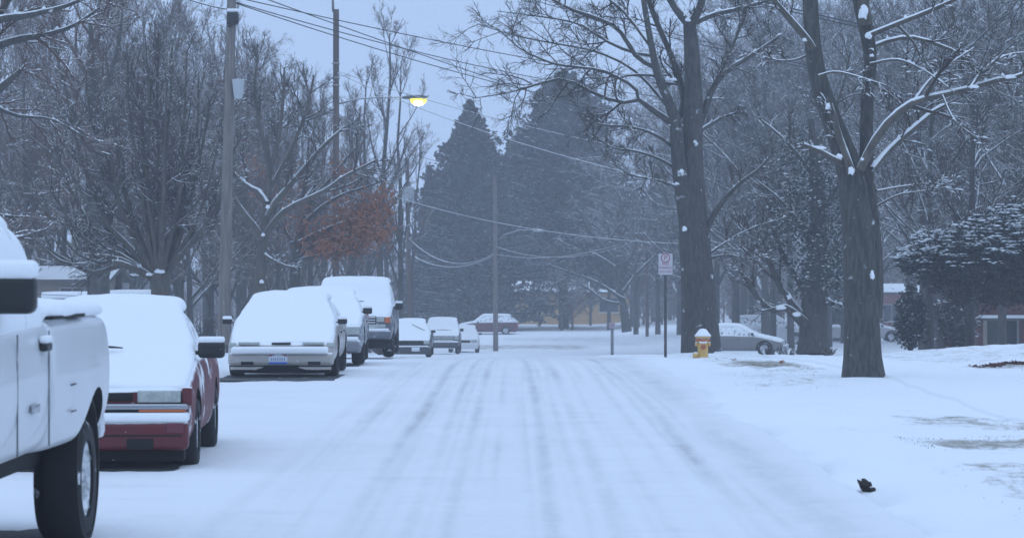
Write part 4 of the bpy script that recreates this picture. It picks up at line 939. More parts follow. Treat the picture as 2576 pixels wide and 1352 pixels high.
lb, lbr = limbs_px([([(2056, 640), (2010, 560), (1960, 500), (1900, 450)], [7, 6, 4, 2], .1, .9), ([(2058, 560), (2100, 480), (2150, 420), (2190, 350)], [7, 6, 4, 2], .1, -.8), ([(2052, 450), (2000, 380), (1950, 330), (1900, 290)], [6, 5, 4, 2], .1, .9), ([(2045, 380), (2090, 300), (2120, 220), (2140, 130)], [6, 5, 4, 2], .1, .9)], s, rg, 16)
lvs = []
for (x, y, a, b, n) in [(2050, 470, 70, 60, 900), (2080, 580, 90, 70, 1300), (2050, 690, 70, 50, 800), (2000, 400, 80, 60, 500), (2110, 660, 50, 60, 600), (1990, 560, 60, 60, 600)]:
    c = rg.normal(size=(n, 3)) * .6; k = 1.0
    lvs.append(np.stack([((x + c[:, 0] * a) - 1288) / s, F / s + c[:, 1] * 1.2, CAM_H - ((y + np.round(c[:, 2] * 4 + rg.normal(size=n) * .3) / 4 * b) - 676) / s], 1))
lvs = np.concatenate(lvs); lvs = np.concatenate([lvs + rg.normal(size=lvs.shape) * .15 for _ in range(1)]); lv = leaf_faces(rg, lvs, .055, .4)
dt_ = tree_obj('cedar_tree', 'dark thick-trunked evergreen with low forked snowy limbs between the two roadside maples', P(2046, 890, s), [tubes(tr, trr, 14)], twigs(rg, np.concatenate([tr[1:], lb]), np.concatenate([trr[1:], lbr]), 10, 7, 5, (.3, .5), rmin=.006), cmat=m_twigs,
    extra=[('foliage', [lv], M('cedar_foliage', (.022, .034, .032), .9, col2=(.05, .06, .055), scale=2, snow=(.86, .1, .5, 3))), ('limbs', [tubes(lb, lbr, 7)], m_barkbig), ('snow', blobs(rg, [(1962, 773, 22, 9, -.8), (2005, 790, 16, 9, -.5), (1985, 745, 9, 12, -.3)], s), m_snow)])
add_dust(dt_, rg, [(lb, lbr), (tr, trr)] + LAST, 500, .06)

# --- small leaning tree on the far lawn ------------------------------------------------------
rg = np.random.default_rng(24); s = 37.
tr, trr = limbs_px([([(1577, 834), (1572, 800), (1568, 765), (1560, 740), (1552, 700), (1540, 640), (1530, 570)], [13, 11, 10, 8, 6, 4, 2], 0, .3)], s, rg)
lb, lbr = limbs_px([([(1571, 752), (1556, 745), (1540, 734), (1514, 716), (1480, 700), (1450, 690), (1390, 668)], [5, 5, 4, 4, 3, 3, 1.5], 0, -1), ([(1560, 762), (1540, 760), (1514, 751), (1487, 730), (1450, 709), (1400, 700)], [4, 4, 3, 3, 2, 1.5], 0, 1.5), ([(1566, 735), (1600, 690), (1640, 650), (1680, 620)], [4, 4, 3, 1.5], 0, 1), ([(1555, 700), (1590, 640), (1610, 580), (1620, 520)], [4, 3, 2.5, 1.5], 0, -1), ([(1548, 670), (1500, 640), (1450, 625), (1400, 600)], [3, 3, 2, 1], 0, 2), ([(1545, 650), (1500, 600), (1470, 560), (1440, 500)], [3, 3, 2, 1], .2, -2), ([(1535, 600), (1570, 540), (1590, 480)], [3, 2, 1], .2, 1)], s, rg)
tree_obj('bare_tree', 'small leaning tree with snow-edged limbs on the lawn before the tan house', P(1577, 834, s), [tubes(tr, trr, 10), tubes(lb, lbr, 6)], twigs(rg, lb, lbr, 10, 8, 6, (.25, .45), rmin=.010), cmat=m_twigs)

# --- conifers ---------------------------------------------------------------------------------
def conifer(rg, base, H, Rb, n_br=340, n_leaf=26, size=.26, bare=.06, power=.85, droop=-.18, lop=0.0):
    b = np.asarray(base, float)
    z = bare + (1 - bare) * rg.random(n_br) ** 1.15
    az = rg.uniform(0, 2 * np.pi, n_br)
    ln = Rb * np.clip((1 - z) ** power, .02, 1) * rg.uniform(.65, 1.12, n_br) * (1 + lop * np.cos(az * 2 + 1) + .16 * np.sin(az * 3 + z * 9))
    d = np.stack([np.cos(az), np.sin(az), np.full(n_br, droop) + .35 * z], 1)
    p0 = np.stack([np.zeros(n_br), np.zeros(n_br), z * H], 1)
    t = np.linspace(0, 1, 4)
    pts = p0[:, None] + d[:, None] * (ln[:, None] * t[None])[:, :, None]
    pts[:, :, 2] += (ln[:, None] * .14 * t[None] ** 2)
    br = tubes(pts + b, np.linspace(.05, .012, 4)[None] * np.ones((n_br, 1)), 3)
    tl = rg.random((n_br, n_leaf)) ** .7
    c = p0[:, None] + d[:, None] * (ln[:, None] * tl)[:, :, None]
    c[:, :, 2] += ln[:, None] * .14 * tl ** 2
    side = np.stack([-d[:, 1], d[:, 0], np.zeros(n_br)], 1)
    c += side[:, None] * (rg.normal(size=tl.shape) * .13 * ln[:, None] * (1.1 - tl))[:, :, None]
    c[:, :, 2] += rg.normal(size=tl.shape) * .14 - .1
    c = c.reshape(-1, 3)
    lv = leaf_faces(rg, c + b, size, .25)
    tr = tubes(np.array([[[0, 0, k * H / 5] for k in range(6)]], float) + b, np.array([[.022 * H * (1 - k / 5.3) for k in range(6)]]), 10)
    return [tr, br], [lv]
rg = np.random.default_rng(31)
def put_conifer(name, label, x, y_top, s, half_px, seed, **k):
    rg = np.random.default_rng(seed); X = (x - 1288) / s; Y = F / s; z = gz(X, Y)
    H = CAM_H - (y_top - 676) / s - z
    t, c = conifer(rg, (X, Y, z), H, half_px / s, **k)
    return tree_obj(name, label, (X, Y, z), t, c, tmat=m_bark, cmat=m_needle, cat='conifer')
put_conifer('spruce_tree', 'narrower pointed spruce, left of the two tall conifers over the dip', 1182, 258, 30., 240, 32, n_br=1050, n_leaf=34, size=.25, power=.84, lop=.08)
put_conifer('spruce_tree', 'broad round-shouldered conifer, taller of the two above the tan house', 1418, 184, 29., 292, 33, n_br=1400, n_leaf=38, size=.27, power=.66, lop=.12, bare=.22)
put_conifer('spruce_tree', 'dim conifer filling the gap between the two broad conifers', 1296, 352, 25.0, 120, 37, bare=.2, n_br=520, n_leaf=30, size=.30, power=.6)
put_conifer('spruce_tree', 'dark conifer partly hidden behind the double-trunk maple', 1665, 360, 26., 90, 34, n_br=380, n_leaf=26, size=.30, power=.7, bare=.12)
put_conifer('spruce_tree', 'small spruce hanging its boughs over the right end of the tan house', 1532, 560, 30., 75, 38, bare=.42, n_br=260, n_leaf=26, size=.24, power=.6)
put_conifer('spruce_tree', 'dim spruce showing between the cedar and the big roadside maple', 2105, 430, 38., 120, 35, n_br=420, n_leaf=28, size=.20, power=.8)
put_conifer('spruce_tree', 'low dark spruce behind the foot of the lit lamp pole', 1080, 420, 30., 90, 36, n_br=320, n_leaf=26, size=.26, power=.8)

# --- yew at the right edge ----------------------------------------------------------------------
rg = np.random.default_rng(41); s = 88.
tr, trr = limbs_px([([(2700, 880), (2690, 780), (2680, 690), (2670, 600), (2660, 540)], [24, 22, 18, 12, 6], 0, .2)], s, rg)
sp = []
for i in range(30):
    u = rg.random() ** .8; tip = np.array([2258 + u * 340 + rg.uniform(-10, 10), 640 - u * 100 + rg.uniform(-20, 95) * (.35 + .65 * u)])
    d = rg.uniform(-1.5, 1.5)
    st_ = (2680, rg.uniform(620, 700)); mid = (tip[0] * .5 + 2680 * .5, min(tip[1], st_[1]) - rg.uniform(10, 35))
    sp.append(([st_, mid, tuple(tip)], [7, 5, 2], 0, d))
lb, lbr = limbs_px(sp, s, rg, 10)
n = 2300
u = rg.random(n) ** .85; px = 2262 + u * 420
top = np.interp(px, [2262, 2300, 2360, 2420, 2500, 2580, 2680], [640, 607, 578, 556, 528, 506, 486]) + 10 * np.sin(px / 17.) + 9 * np.sin(px / 7.3 + 1) + rg.normal(size=n) * 7
bot = np.interp(px, [2262, 2300, 2340, 2400, 2480, 2580, 2680], [652, 682, 706, 738, 752, 758, 762]) + 8 * np.sin(px / 11. + 2) + rg.normal(size=n) * 9
v = rg.random(n) ** .9; dep = rg.uniform(-1, 1, n); arc = np.sqrt(np.clip(1 - dep ** 2, 0, 1))
half = .5 + 1.5 * np.clip((px - 2262) / 250, 0, 1)
py = bot - (bot - top) * (v * (.55 + .45 * arc))
Yc = F / s + dep * half
cl = np.stack([(px - 1288) / s * Yc / (F / s), Yc, CAM_H - (py - 676) / s], 1)
k = 15
off = rg.normal(size=(n, k, 3)) * np.array([.13, .13, .028]); off[:, :, 2] -= .35 * np.abs(off[:, :, 0])
lv = leaf_faces(rg, (cl[:, None] + off).reshape(-1, 3), .055, .62)
sn = ((v > .62) & (rg.random(n) < .75)) | ((px < 2345) & (v > .30)) | (rg.random(n) < .03)
fr = (dep < .45) & sn
cs_ = cl[fr]; m = len(cs_); kk = 5
sc_ = (cs_[:, None] + rg.normal(size=(m, kk, 3)) * np.array([.11, .06, .012]) + np.array([0, -.03, .035])).reshape(-1, 3)
sb = np.array([[1, 0, 0], [0, 1, 0], [-1, 0, 0], [0, -1, 0], [0, 0, 1], [0, 0, -.5]], float) * np.array([.075, .05, .020])
Vs = (sc_[:, None] + sb[None] * rg.uniform(.5, 1.4, (len(sc_), 1, 1))).reshape(-1, 3)
fo = np.array([[0, 1, 4], [1, 2, 4], [2, 3, 4], [3, 0, 4], [1, 0, 5], [2, 1, 5], [3, 2, 5], [0, 3, 5]])
Qs_ = (fo[None] + (np.arange(len(sc_)) * 6)[:, None, None]).reshape(-1, 3)
inn = cl[(v < .55) & (px > 2330)]
inn = np.concatenate([inn + rg.normal(size=inn.shape) * .12 for _ in range(9)])
p1, r1 = grow(rg, lb, lbr, 10, (.15, 1.0), (25, 60), (.12, .28), 4, .1, -.03, .5, .008, .5)
yw = tree_obj('yew_tree', 'spreading dark evergreen with snow-layered boughs at the right edge before the brick house', P(2700, 880, s), [tubes(tr, trr, 12), tubes(lb, lbr, 6)], [lv], cmat=m_yew, tmat=m_bark, cat='evergreen',
    extra=[('twigs', [tubes(p1, r1, 4)], M('brown_dead_twigs', (.04, .027, .021), .9)), ('inner_needles', [leaf_faces(rg, inn, .075)], M('dead_inner_needles', (.026, .019, .014), .9, col2=(.045, .028, .019), scale=2))])
o = link_mesh('snow_dusting', np_mesh('snow_dusting', Vs - P(2700, 880, s), Qs_), m_snow, yw); tag(o, kind='stuff')

# --- woods: individual bare trees, copied from a few kinds -----------------------------------------
def proto_tree(seed, H, style, cm):
    rg = np.random.default_rng(seed)
    up = style != 'spread'; thin = style == 'slender'
    K = 8
    z = np.linspace(0, H * (.93 if up else .72), K)
    wob = np.cumsum(rg.normal(size=(K, 2)) * .10, axis=0) * np.linspace(0, 1, K)[:, None]
    tp = np.stack([wob[:, 0], wob[:, 1], z], 1)[None]; trr = (H * .0115 * np.linspace(1, .16, K))[None]
    if up:
        l1, r1 = grow(rg, tp, trr, 13 if thin else 24, (.12, .98), (14, 38), (.22, .4) if thin else (.3, .55), 6, .09, .11, .55, .02, .25, lshrink=.65)
        l2, r2 = grow(rg, l1, r1, 5 if thin else 8, (.15, 1), (18, 40), (.3, .5), 5, .10, .09, .6, .012, .4)
        l3, r3 = grow(rg, l2, r2, 5 if thin else 6, (.1, 1), (20, 45), (.4, .65), 4, .10, .08, .65, .008, .5)
        l4, r4 = grow(rg, l3, r3, 3, (.1, 1), (20, 45), (.5, .8), 3, .1, .06, .7, .007, .6)
    else:
        l1, r1 = grow(rg, tp, trr, 17, (.18, 1.0), (30, 62), (.42, .68), 7, .13, .06, .62, .03, .25, lshrink=.3)
        l2, r2 = grow(rg, l1, r1, 9, (.2, 1), (28, 60), (.3, .5), 5, .14, .03, .6, .014, .4)
        l3, r3 = grow(rg, l2, r2, 8, (.1, 1), (28, 60), (.35, .6), 4, .15, .02, .65, .008, .5)
        l4, r4 = grow(rg, l3, r3, 4, (.1, 1), (25, 55), (.45, .8), 3, .15, .02, .7, .007, .6)
    return [tubes(tp, trr, 9), tubes(l1, r1, 6)], [tubes(l2, r2, 4), tubes(l3, r3, 3), tubes(l4, r4, 3)], dust_np(rg, [(l1, r1), (l2, r2)], 700 if cm is not m_twigb else 420, .10)
PROTO = {}
def woods(x, s, y_top, style, k, label, group, cm=None):
    key = (style, k, cm)
    H0 = 14.0
    if key not in PROTO:
        t, c, d_ = proto_tree(100 + k * 7 + (50 if style == 'upright' else 0), H0, style, cm)
        V, Q = merge(t); V2, Q2 = merge(c)
        PROTO[key] = (np_mesh('trunk', V, Q), np_mesh('crown', V2, Q2), np_mesh('snow_dusting', *d_)); PROTO[key][2].materials.append(m_snow)
        PROTO[key][0].materials.append(m_bark); PROTO[key][1].materials.append(cm or m_twig)
    X = (x - 1288) / s; Y = F / s; z = gz(X, Y)
    H = CAM_H - (y_top - 676) / s - z
    r = tag(empty('bare_tree', (X, Y, z - .05), WR.uniform(0, 6.28)), label, 'tree', group)
    f = H / (H0 * .97); r.scale = (f * WR.uniform(.85, 1.1),) * 2 + (f,)
    for nm, me in zip(('trunk', 'crown', 'snow_dusting'), PROTO[key]):
        o = bpy.data.objects.new(nm, me); COL.objects.link(o); o.parent = r
        if nm == 'snow_dusting': o['kind'] = 'stuff'
    return r
WR = random.Random(5)
GL, GC, GR_ = 'bare trees of the thicket behind the parked cars', 'slender bare trees left of the conifers', 'bare trees of the dark wood on the right'
for i, (x, s, yt) in enumerate([(-60, 60, 60), (20, 55, -40), (70, 62, 90), (125, 52, 20), (160, 58, -30), (255, 55, 10), (300, 60, -20), (335, 52, 40), (420, 50, 10), (455, 56, 60), (530, 60, 40), (40, 44, 0), (110, 42, 20), (280, 43, 20), (350, 44, -10), (440, 43, 40), (520, 45, 30), (-10, 48, 60), (385, 64, 150), (480, 63, 140), (240, 66, 130)]):
    woods(x, s, yt, 'spread' if i % 3 == 1 else 'upright', i % 4, 'grey-brown bare tree in the thicket left of the near utility pole', GL, m_twigb)
for i, (x, s, yt) in enumerate([(575, 56, 90), (615, 52, 150), (655, 50, 190), (700, 54, 210), (735, 48, 240), (780, 52, 250), (815, 46, 270), (880, 48, 280), (600, 44, 160), (680, 42, 240), (760, 41, 270), (910, 40, 310), (560, 46, 110), (640, 44, 230), (880, 38, 310)]):
    woods(x, s, yt, 'upright', (i + 1) % 4, 'upright bare tree in the thicket between the near and the brown utility pole', GL, m_twigb)
for i, (x, s, yt, lb_) in enumerate([(957, 46, 45, 'tallest slender bare tree against the sky, left of the lit lamp'), (1008, 45, 120, 'slender bare tree right behind the lit lamp'), (925, 44, 170, 'slim bare tree just left of the tallest slender one'), (975, 40, 210, 'short slim bare tree behind the tallest slender one'), (1035, 38, 330, 'short bare tree just below the lit lamp')]):
    woods(x, s, yt, 'slender', i % 2, lb_, GC, m_twigb)
for i, (x, s, yt) in enumerate([(1600, 33, 300), (1655, 34, 190), (1800, 43, 60), (1850, 45, -20), (1890, 41, -50), (1945, 44, -20), (1990, 46, -70), (2030, 40, -60), (2085, 46, -40), (2125, 42, -80), (2205, 38, -60), (2300, 38, -90), (2320, 70, -60), (2370, 62, -90), (2420, 72, -80), (2470, 60, -100), (2520, 74, -60), (2570, 64, -100), (2620, 70, -80), (1870, 36, 20), (1960, 35, 0), (2060, 36, -30), (2180, 40, -40), (2290, 43, -60), (2400, 45, -60), (2500, 46, -90), (1710, 35, 150), (1760, 36, 60), (2350, 54, -50), (2450, 54, -40), (2550, 54, -40), (2640, 56, -60)]):
    woods(x, s, yt, 'spread', i % 4, 'bare dark tree of the wood behind the right-hand lawns', GR_, m_twigs if i % 3 else m_twig)
for (x, s, yt, lb_) in [(2338, 82, -120, 'straight grey trunk beside the dark bush, left of the brick house'), (2440, 84, -160, 'snow-limbed bare tree rising behind the evergreen at the right edge'), (1925, 47, -90, 'bare tree standing left of the cedar, behind the grey sedan')]:
    woods(x, s, yt, 'spread', 2, lb_, None, m_twigs)

# the far wood that reads as one mass
rg = np.random.default_rng(61); parts = []
cand = []
for i in range(150):
    x = rg.uniform(-150, 2750); s = rg.uniform(20, 30)
    ht = rg.uniform(9, 13) if x > 1560 or x < 950 else rg.uniform(5.5, 8.0)
    cand.append((x, s, ht))
for i in range(330):                                   # undergrowth
    x = rg.uniform(-150, 2750); s = rg.uniform(23, 31) if not 1120 < x < 1600 else rg.uniform(20.5, 23)
    cand.append((x, s, rg.uniform(2.6, 4.2)))
key = ('spread', 0, m_twig); key2 = ('upright', 1, m_twigb)
def mesh_np(me):
    V = np.empty(len(me.vertices) * 3, np.float32); me.vertices.foreach_get('co', V)
    n = len(me.polygons); q = np.empty(len(me.loops), np.int32); me.loops.foreach_get('vertex_index', q)
    return V.reshape(-1, 3), q.reshape(-1, 4)
def far_proto(seed):
    r = np.random.default_rng(seed); K = 6; H = 10.
    tp = np.stack([np.zeros(K), np.zeros(K), np.linspace(0, H * .75, K)], 1)[None]; tr_ = (np.linspace(.17, .04, K))[None]
    l1, r1 = grow(r, tp, tr_, 16, (.1, 1), (25, 60), (.35, .6), 4, .12, .06, .6, .03, .4)
    l2, r2 = grow(r, l1, r1, 9, (.2, 1), (25, 60), (.35, .6), 3, .12, .04, .6, .02, .5)
    l3, r3 = grow(r, l2, r2, 6, (.1, 1), (25, 60), (.5, .8), 3, .12, .03, .7, .014, .6)
    return merge([tubes(tp, tr_, 5), tubes(l1, r1, 3), tubes(l2, r2, 3), tubes(l3, r3, 3)])
fps = [far_proto(k) for k in (1, 2, 3)]
for i, (x, s, ht) in enumerate(cand):
    V, Q = fps[i % 3]; a = rg.uniform(0, 6.28); c_, s_2 = math.cos(a), math.sin(a)
    X = (x - 1288) / s; Y = F / s; f = ht / 10.
    W_ = np.stack([V[:, 0] * c_ - V[:, 1] * s_2, V[:, 0] * s_2 + V[:, 1] * c_, V[:, 2]], 1) * np.array([f * 1.15, f * 1.15, f]) * (np.array([1.5, 1.5, 1]) if ht < 4.5 else 1) + np.array([X, Y, gz(X, Y) - .1])
    parts.append((W_, Q[0]))
V, Q = merge(parts)
tag(link_mesh('far_woods', np_mesh('far_woods', V, Q), m_twigb), 'distant bare woods closing the view behind the houses', 'woods', kind='stuff')

# ------------------------------------------------------------------ utility poles, lamp, wires
def pole(name, label, pts, s, r, mat, group='utility poles along the street'):
    p = [P(x, y, s) for x, y in pts]
    base = p[0].copy()
    root = tag(empty(name, tuple(base)), label, 'utility pole', group)
    n = 10
    L = [p[0] + (p[-1] - p[0]) * k / n for k in range(n + 1)]
    MB().tube([tuple(q - base) for q in L], [r[0] + (r[1] - r[0]) * k / n for k in range(n + 1)], 18).build('pole', mat, root, sharp=60)
    return root, base
def rel(x, y, s, base, dy=0.0):
    q = P(x, y, s) - base; return (q[0], q[1] + dy, q[2])

near_pole, b0 = pole('utility_pole', 'pale weathered utility pole, nearest on the left, leaning slightly right', [(562, 866), (574, 400), (584, -60)], 96., (.165, .115), m_pole)
# small pale can and dark cut-out box on it
c = MB().lathe([(0, -.26), (.10, -.26), (.13, -.1), (.165, .20), (.175, .24), (0, .26)], 20); can = c.build('transformer', m_can, near_pole, loc=rel(601, 224, 96., b0, -.15), sharp=50)
box('bracket', m_metal, near_pole, rel(592, 224, 96., b0, -.05), (.16, .06, .06), .01)
MB().tube([rel(606, 212, 96., b0, -.15), rel(612, 214, 96., b0, -.15), rel(618, 215, 96., b0, -.15)], .025, 6).build('bushing', m_metal, near_pole)
bx = MB().rbox(rel(588, 48, 96., b0, -.2), (.30, .30, .36), .10, 3, None); bx.rbox(rel(580, 62, 96., b0, -.2), (.16, .2, .16), .05, 2); bx = bx.build('junction_box', m_black, near_pole)
MB().rbox(rel(588, 28, 96., b0, -.2), (.30, .28, .07), .03, 3).build('snow_cap', m_snowcar, bx)

lamp_pole, b1 = pole('utility_pole', 'dark brown utility pole carrying the lit street lamp', [(845, 878), (845, 400), (845.5, 24)], 59., (.155, .125), m_poled)
st_ = MB()
for yy in (196, 215, 160): st_.rbox(rel(845, yy, 59., b1, -.0), (.34, .34, .05), .01, 1)
st_.build('collar', m_metal, lamp_pole)
MB().tube([rel(838, 30, 59., b1), rel(836, -40, 59., b1)], .05, 8).build('riser', m_pole, lamp_pole)
MB().tube([rel(850, 262, 59., b1), rel(900, 250, 59., b1, -.2), rel(960, 246, 59., b1, -.3), rel(1015, 246, 59., b1, -.3)], [.04, .035, .03, .03], 8).build('lamp_arm', m_metal, lamp_pole)
hd = MB().loft([(0, [(0, -.02), (.04, -.02), (.05, .02), (.03, .06), (0, .07)]), (.25, [(0, -.06), (.10, -.06), (.13, .02), (.08, .10), (0, .12)]), (.55, [(0, -.04), (.14, -.04), (.18, .02), (.11, .13), (0, .15)]), (.85, [(0, -.01), (.13, -.01), (.17, .02), (.10, .12), (0, .14)]), (1.08, [(0, .02), (.06, .02), (.08, .04), (.05, .08), (0, .09)])])
hd = hd.build('lamp_head', M('lamp_housing', (.06, .075, .075), .5), lamp_pole, loc=rel(1012, 248, 59., b1, -.3), rot=(0, 0, R(-90)), sub=2)
gl = MB().lathe([(0, -.21), (.12, -.185), (.20, -.12), (.245, -.03), (.25, .0), (0, .01)], 24).build('lamp_lens', m_lampy, hd, loc=(.0, .70, -.02)); gl.scale = (.8, 1.55, 1.45)
bl = MB().lathe([(0, -.16), (.11, -.135), (.18, -.07), (.20, -.0), (0, .02)], 20).build('lamp_bulb', m_lamp, hd, loc=(.0, .70, -.04)); bl.scale = (.86, 1.62, 1.85)
for o in (bl,): o.location.x = .02
ll = bpy.data.lights.new('street_lamp_light', 'POINT'); ll.energy = 45; ll.color = (1, .86, .35); ll.shadow_soft_size = .25
lo = bpy.data.objects.new('street_lamp_light', ll); COL.objects.link(lo); q = P(1054, 272, 59.); lo.location = (q[0], q[1] - .35, q[2] - .35)
far_pole, b2 = pole('utility_pole', 'dim utility pole with a pale transformer can, beyond the tall dark truck', [(1031, 845), (1028, 600), (1024, 398)], 38., (.16, .13), m_poled)
MB().lathe([(0, -.5), (.34, -.5), (.36, -.4), (.36, .42), (.38, .46), (0, .50)], 22).build('transformer', m_can, far_pole, loc=rel(1028, 489, 38., b2, -.45), sharp=50)
mid_pole, b3 = pole('utility_pole', 'thin pale utility pole standing in the middle distance at the bend of the road', [(1247, 890), (1246, 660), (1245, 440)], 41., (.165, .115), m_pole)
MB().tube([rel(1250, 602, 41., b3), rel(1275, 588, 41., b3, -.1), rel(1310, 578, 41., b3, -.2), rel(1344, 579, 41., b3, -.25)], [.04, .035, .03, .03], 8).build('lamp_arm', m_metal, mid_pole)
MB().loft([(0, [(0, -.03), (.05, -.03), (.06, .02), (.03, .05), (0, .06)]), (.3, [(0, -.10), (.12, -.10), (.16, .02), (.09, .10), (0, .12)]), (.62, [(0, -.05), (.08, -.05), (.12, .02), (.07, .08), (0, .09)])]).build('lamp_head', m_can, mid_pole, loc=rel(1340, 580, 41., b3, -.25), rot=(0, 0, R(-90)), sub=1)
rp, b4 = pole('utility_pole', 'slim reddish pole on the far lawn right of the leaning tree', [(1628, 846), (1628, 700), (1627, 590)], 36., (.12, .10), m_poled)

def wire(label, a, b, sag, r=.014, mat=m_wire, group='overhead wires crossing the street'):
    a = P(*a); b = P(*b); n = 26
    pts = [tuple(a + (b - a) * t - np.array([0, 0, sag * 4 * t * (1 - t)])) for t in (k / n for k in range(n + 1))]
    c = np.array(pts[0])
    o = MB().tube([tuple(np.array(p) - c) for p in pts], r, 6).build('overhead_wire', mat, None, loc=tuple(c))
    tag(o, label, 'wire', group)
wire('topmost overhead wire crossing the pale sky left of the double-trunk maple', (586, -8, 96), (1900, 232, 62), .25)
wire('steepest of the overhead wires crossing near the top of the brown pole', (600, -28, 96), (1712, 346, 62), .15)
wire('third overhead wire down across the pale sky', (586, 4, 96), (1800, 256, 62), .45)
wire('fourth overhead wire down across the pale sky, converging with the steepest', (586, 6, 96), (1740, 312, 62), .35)
wire('wire running from the brown pole just above the lit lamp', (846, 178, 59), (1715, 398, 66), .30, .016, m_wiresnow)
wire('wire running from the brown pole just under the lit lamp', (846, 182, 59), (1712, 464, 74), .42, .016, m_wiresnow)
wire('higher of the paired wires over the double-trunk maple', (1290, -22, 70), (2120, 184, 70), .10, .014)
wire('lower of the paired wires over the double-trunk maple', (1280, -18, 70), (2120, 188, 70), .18, .014)
wire('thick dark cable at the top right corner, upper strand', (1850, -14, 100), (2640, 150, 84), .12, .017)
wire('thick dark cable at the top right corner, lower strand', (1850, -6, 100), (2640, 158, 84), .12, .015)
wire('thin dark wire passing before the conifers', (1028, 385, 38), (1720, 530, 56), .3, .016)
wire('snow-topped wire passing before the conifers to the double-trunk maple', (985, 492, 50), (1712, 613, 62), .45, .02, m_wiresnow)
wire('faint wire just above the snow-topped one', (1028, 488, 38), (1700, 600, 56), .35, .014)
wire('upper sagging snowy cable between the two dim poles', (1029, 600, 38), (1246, 636, 41), 1.1, .03, m_wiresnow)
wire('lower sagging snowy cable between the two dim poles', (975, 592, 36), (1246, 640, 41), 1.4, .035, m_wiresnow)
wire('upper snowy cable running right from the thin middle pole', (1247, 620, 41), (1600, 606, 44), .8, .022, m_wiresnow)
wire('lower snowy cable running right from the thin middle pole', (1247, 640, 41), (1560, 614, 44), .45, .025, m_wiresnow)
wire('snowy wire right of the double-trunk maple', (1790, 627, 66), (2030, 646, 66), .08, .016, m_wiresnow)
wire('snow-lined wire leading to the near pole from the upper left', (440, -14, 96), (584, 25, 96), .05, .022, m_wiresnow)
wire('low wire in front of the snowy roof at the left', (60, 737, 80), (420, 745, 80), .05, .010)

# ------------------------------------------------------------------ signs, hydrant and little things
def text_mesh(name, body, size, mat, parent, loc, rot):
    cu = bpy.data.curves.new(name, 'FONT'); cu.body = body; cu.size = size; cu.align_x = 'CENTER'; cu.align_y = 'CENTER'; cu.extrude = .002
    o = bpy.data.objects.new(name, cu); COL.objects.link(o)
    bpy.context.view_layer.update()
    me = bpy.data.meshes.new_from_object(o.evaluated_get(bpy.context.evaluated_depsgraph_get()))
    bpy.data.objects.remove(o); bpy.data.curves.remove(cu)
    o = link_mesh(name, me, mat, parent); o.location = loc; o.rotation_euler = rot
    return o
s = 113.; fb = P(1674, 886, s); fb[2] = gz(fb[0], fb[1]) - .05
sg = tag(empty('street_sign', tuple(fb)), 'white parking sign with red lettering on a dark post beside the road', 'sign')
top = CAM_H - (637 - 676) / s - fb[2]
MB().rbox((0, 0, (top - .1) / 2), (.062, .05, top - .1), .01, 1).rbox((-.022, -.022, (top - .1) / 2), (.012, .02, top - .1), 0).build('post', m_post, sg, smooth=False)
pn = MB().rbox((0, -.04, top - .24), (.31, .008, .47), .003, 1).build('panel', m_signw, sg, smooth=False)
text_mesh('letter', 'P', .15, m_signr, pn, (0, -.046, top - .10), (R(90), 0, 0))
rg_ = MB().lathe([(.085, -.001), (.105, -.001), (.105, .001), (.085, .001), (.085, -.001)], 28, 'y', (0, -.0465, top - .10)); rg_.build('ring', m_signr, pn)
text_mesh('lettering', 'NO', .095, m_signr, pn, (0, -.046, top - .235), (R(90), 0, 0))
text_mesh('lettering', 'PARKING', .066, m_signr, pn, (0, -.046, top - .32), (R(90), 0, 0))
text_mesh('lettering', 'ANY TIME', .060, m_signr, pn, (0, -.046, top - .41), (R(90), 0, 0))
s = 48.; fb = P(1540, 912, s); fb[2] = gz(fb[0], fb[1]) - .1
sg = tag(empty('street_sign', tuple(fb)), 'small far sign on a pale grey post down the dip', 'sign')
top = CAM_H - (812 - 676) / s - fb[2]
MB().tube([(0, 0, 0), (0, 0, top)], .085, 10).build('post', m_postg, sg)
pn = MB().rbox((0, -.11, top - .12), (.32, .01, .28), .004, 1).build('panel', M('faded_sign', (.40, .36, .42), .7), sg, smooth=False)
b = MB(); [b.rbox((0, -.118, top - .14 + z), (.22, .006, .035), 0) for z in (.08, .02, -.04)]; b.build('faded_lines', M('faded_sign_red', (.36, .14, .17), .7), pn, smooth=False)
# orange marker peeping over the crest
s = 64.; X, Y = (1507 - 1288) / s, F / s; z0 = CAM_H - (918 - 676) / s
hb = tag(empty('marker_stub', (X, Y, z0)), 'small orange-red stub poking out of the snow beside the far sign post', 'marker')
MB().lathe([(0, 0), (.085, 0), (.085, .20), (.10, .20), (.10, .27), (.07, .33), (0, .345)], 16).build('stub', m_hydr, hb, sharp=50)
MB().lathe([(.0, .335), (.05, .335), (.055, .355), (.0, .375)], 14).build('snow_cap', m_snowcar, hb)

s = 113.; fb = P(1768, 886, s); fb[2] = gz(fb[0], fb[1]) - .02
hy = tag(empty('fire_hydrant', tuple(fb)), 'yellow fire hydrant with a rusty red collar and a snow cap', 'hydrant')
MB().lathe([(0, 0), (.16, 0), (.16, .035), (.125, .04), (.118, .06), (.118, .36), (.128, .37), (.128, .40), (0, .40)], 28).build('barrel', m_hydy, hy, sharp=40)
MB().lathe([(0, .38), (.150, .385), (.165, .42), (.165, .455), (.14, .47), (.14, .50), (0, .5)], 28).build('collar', m_hydr, hy, sharp=40)
MB().lathe([(0, .47), (.175, .475), (.178, .50), (.15, .52), (.10, .56), (.05, .59), (.04, .62), (0, .63)], 28).build('bonnet', m_hydy, hy, sharp=40)
MB().lathe([(0, .50), (.182, .505), (.185, .525), (.15, .56), (.11, .615), (.07, .66), (0, .675)], 28).build('snow_cap', m_snowcar, hy)
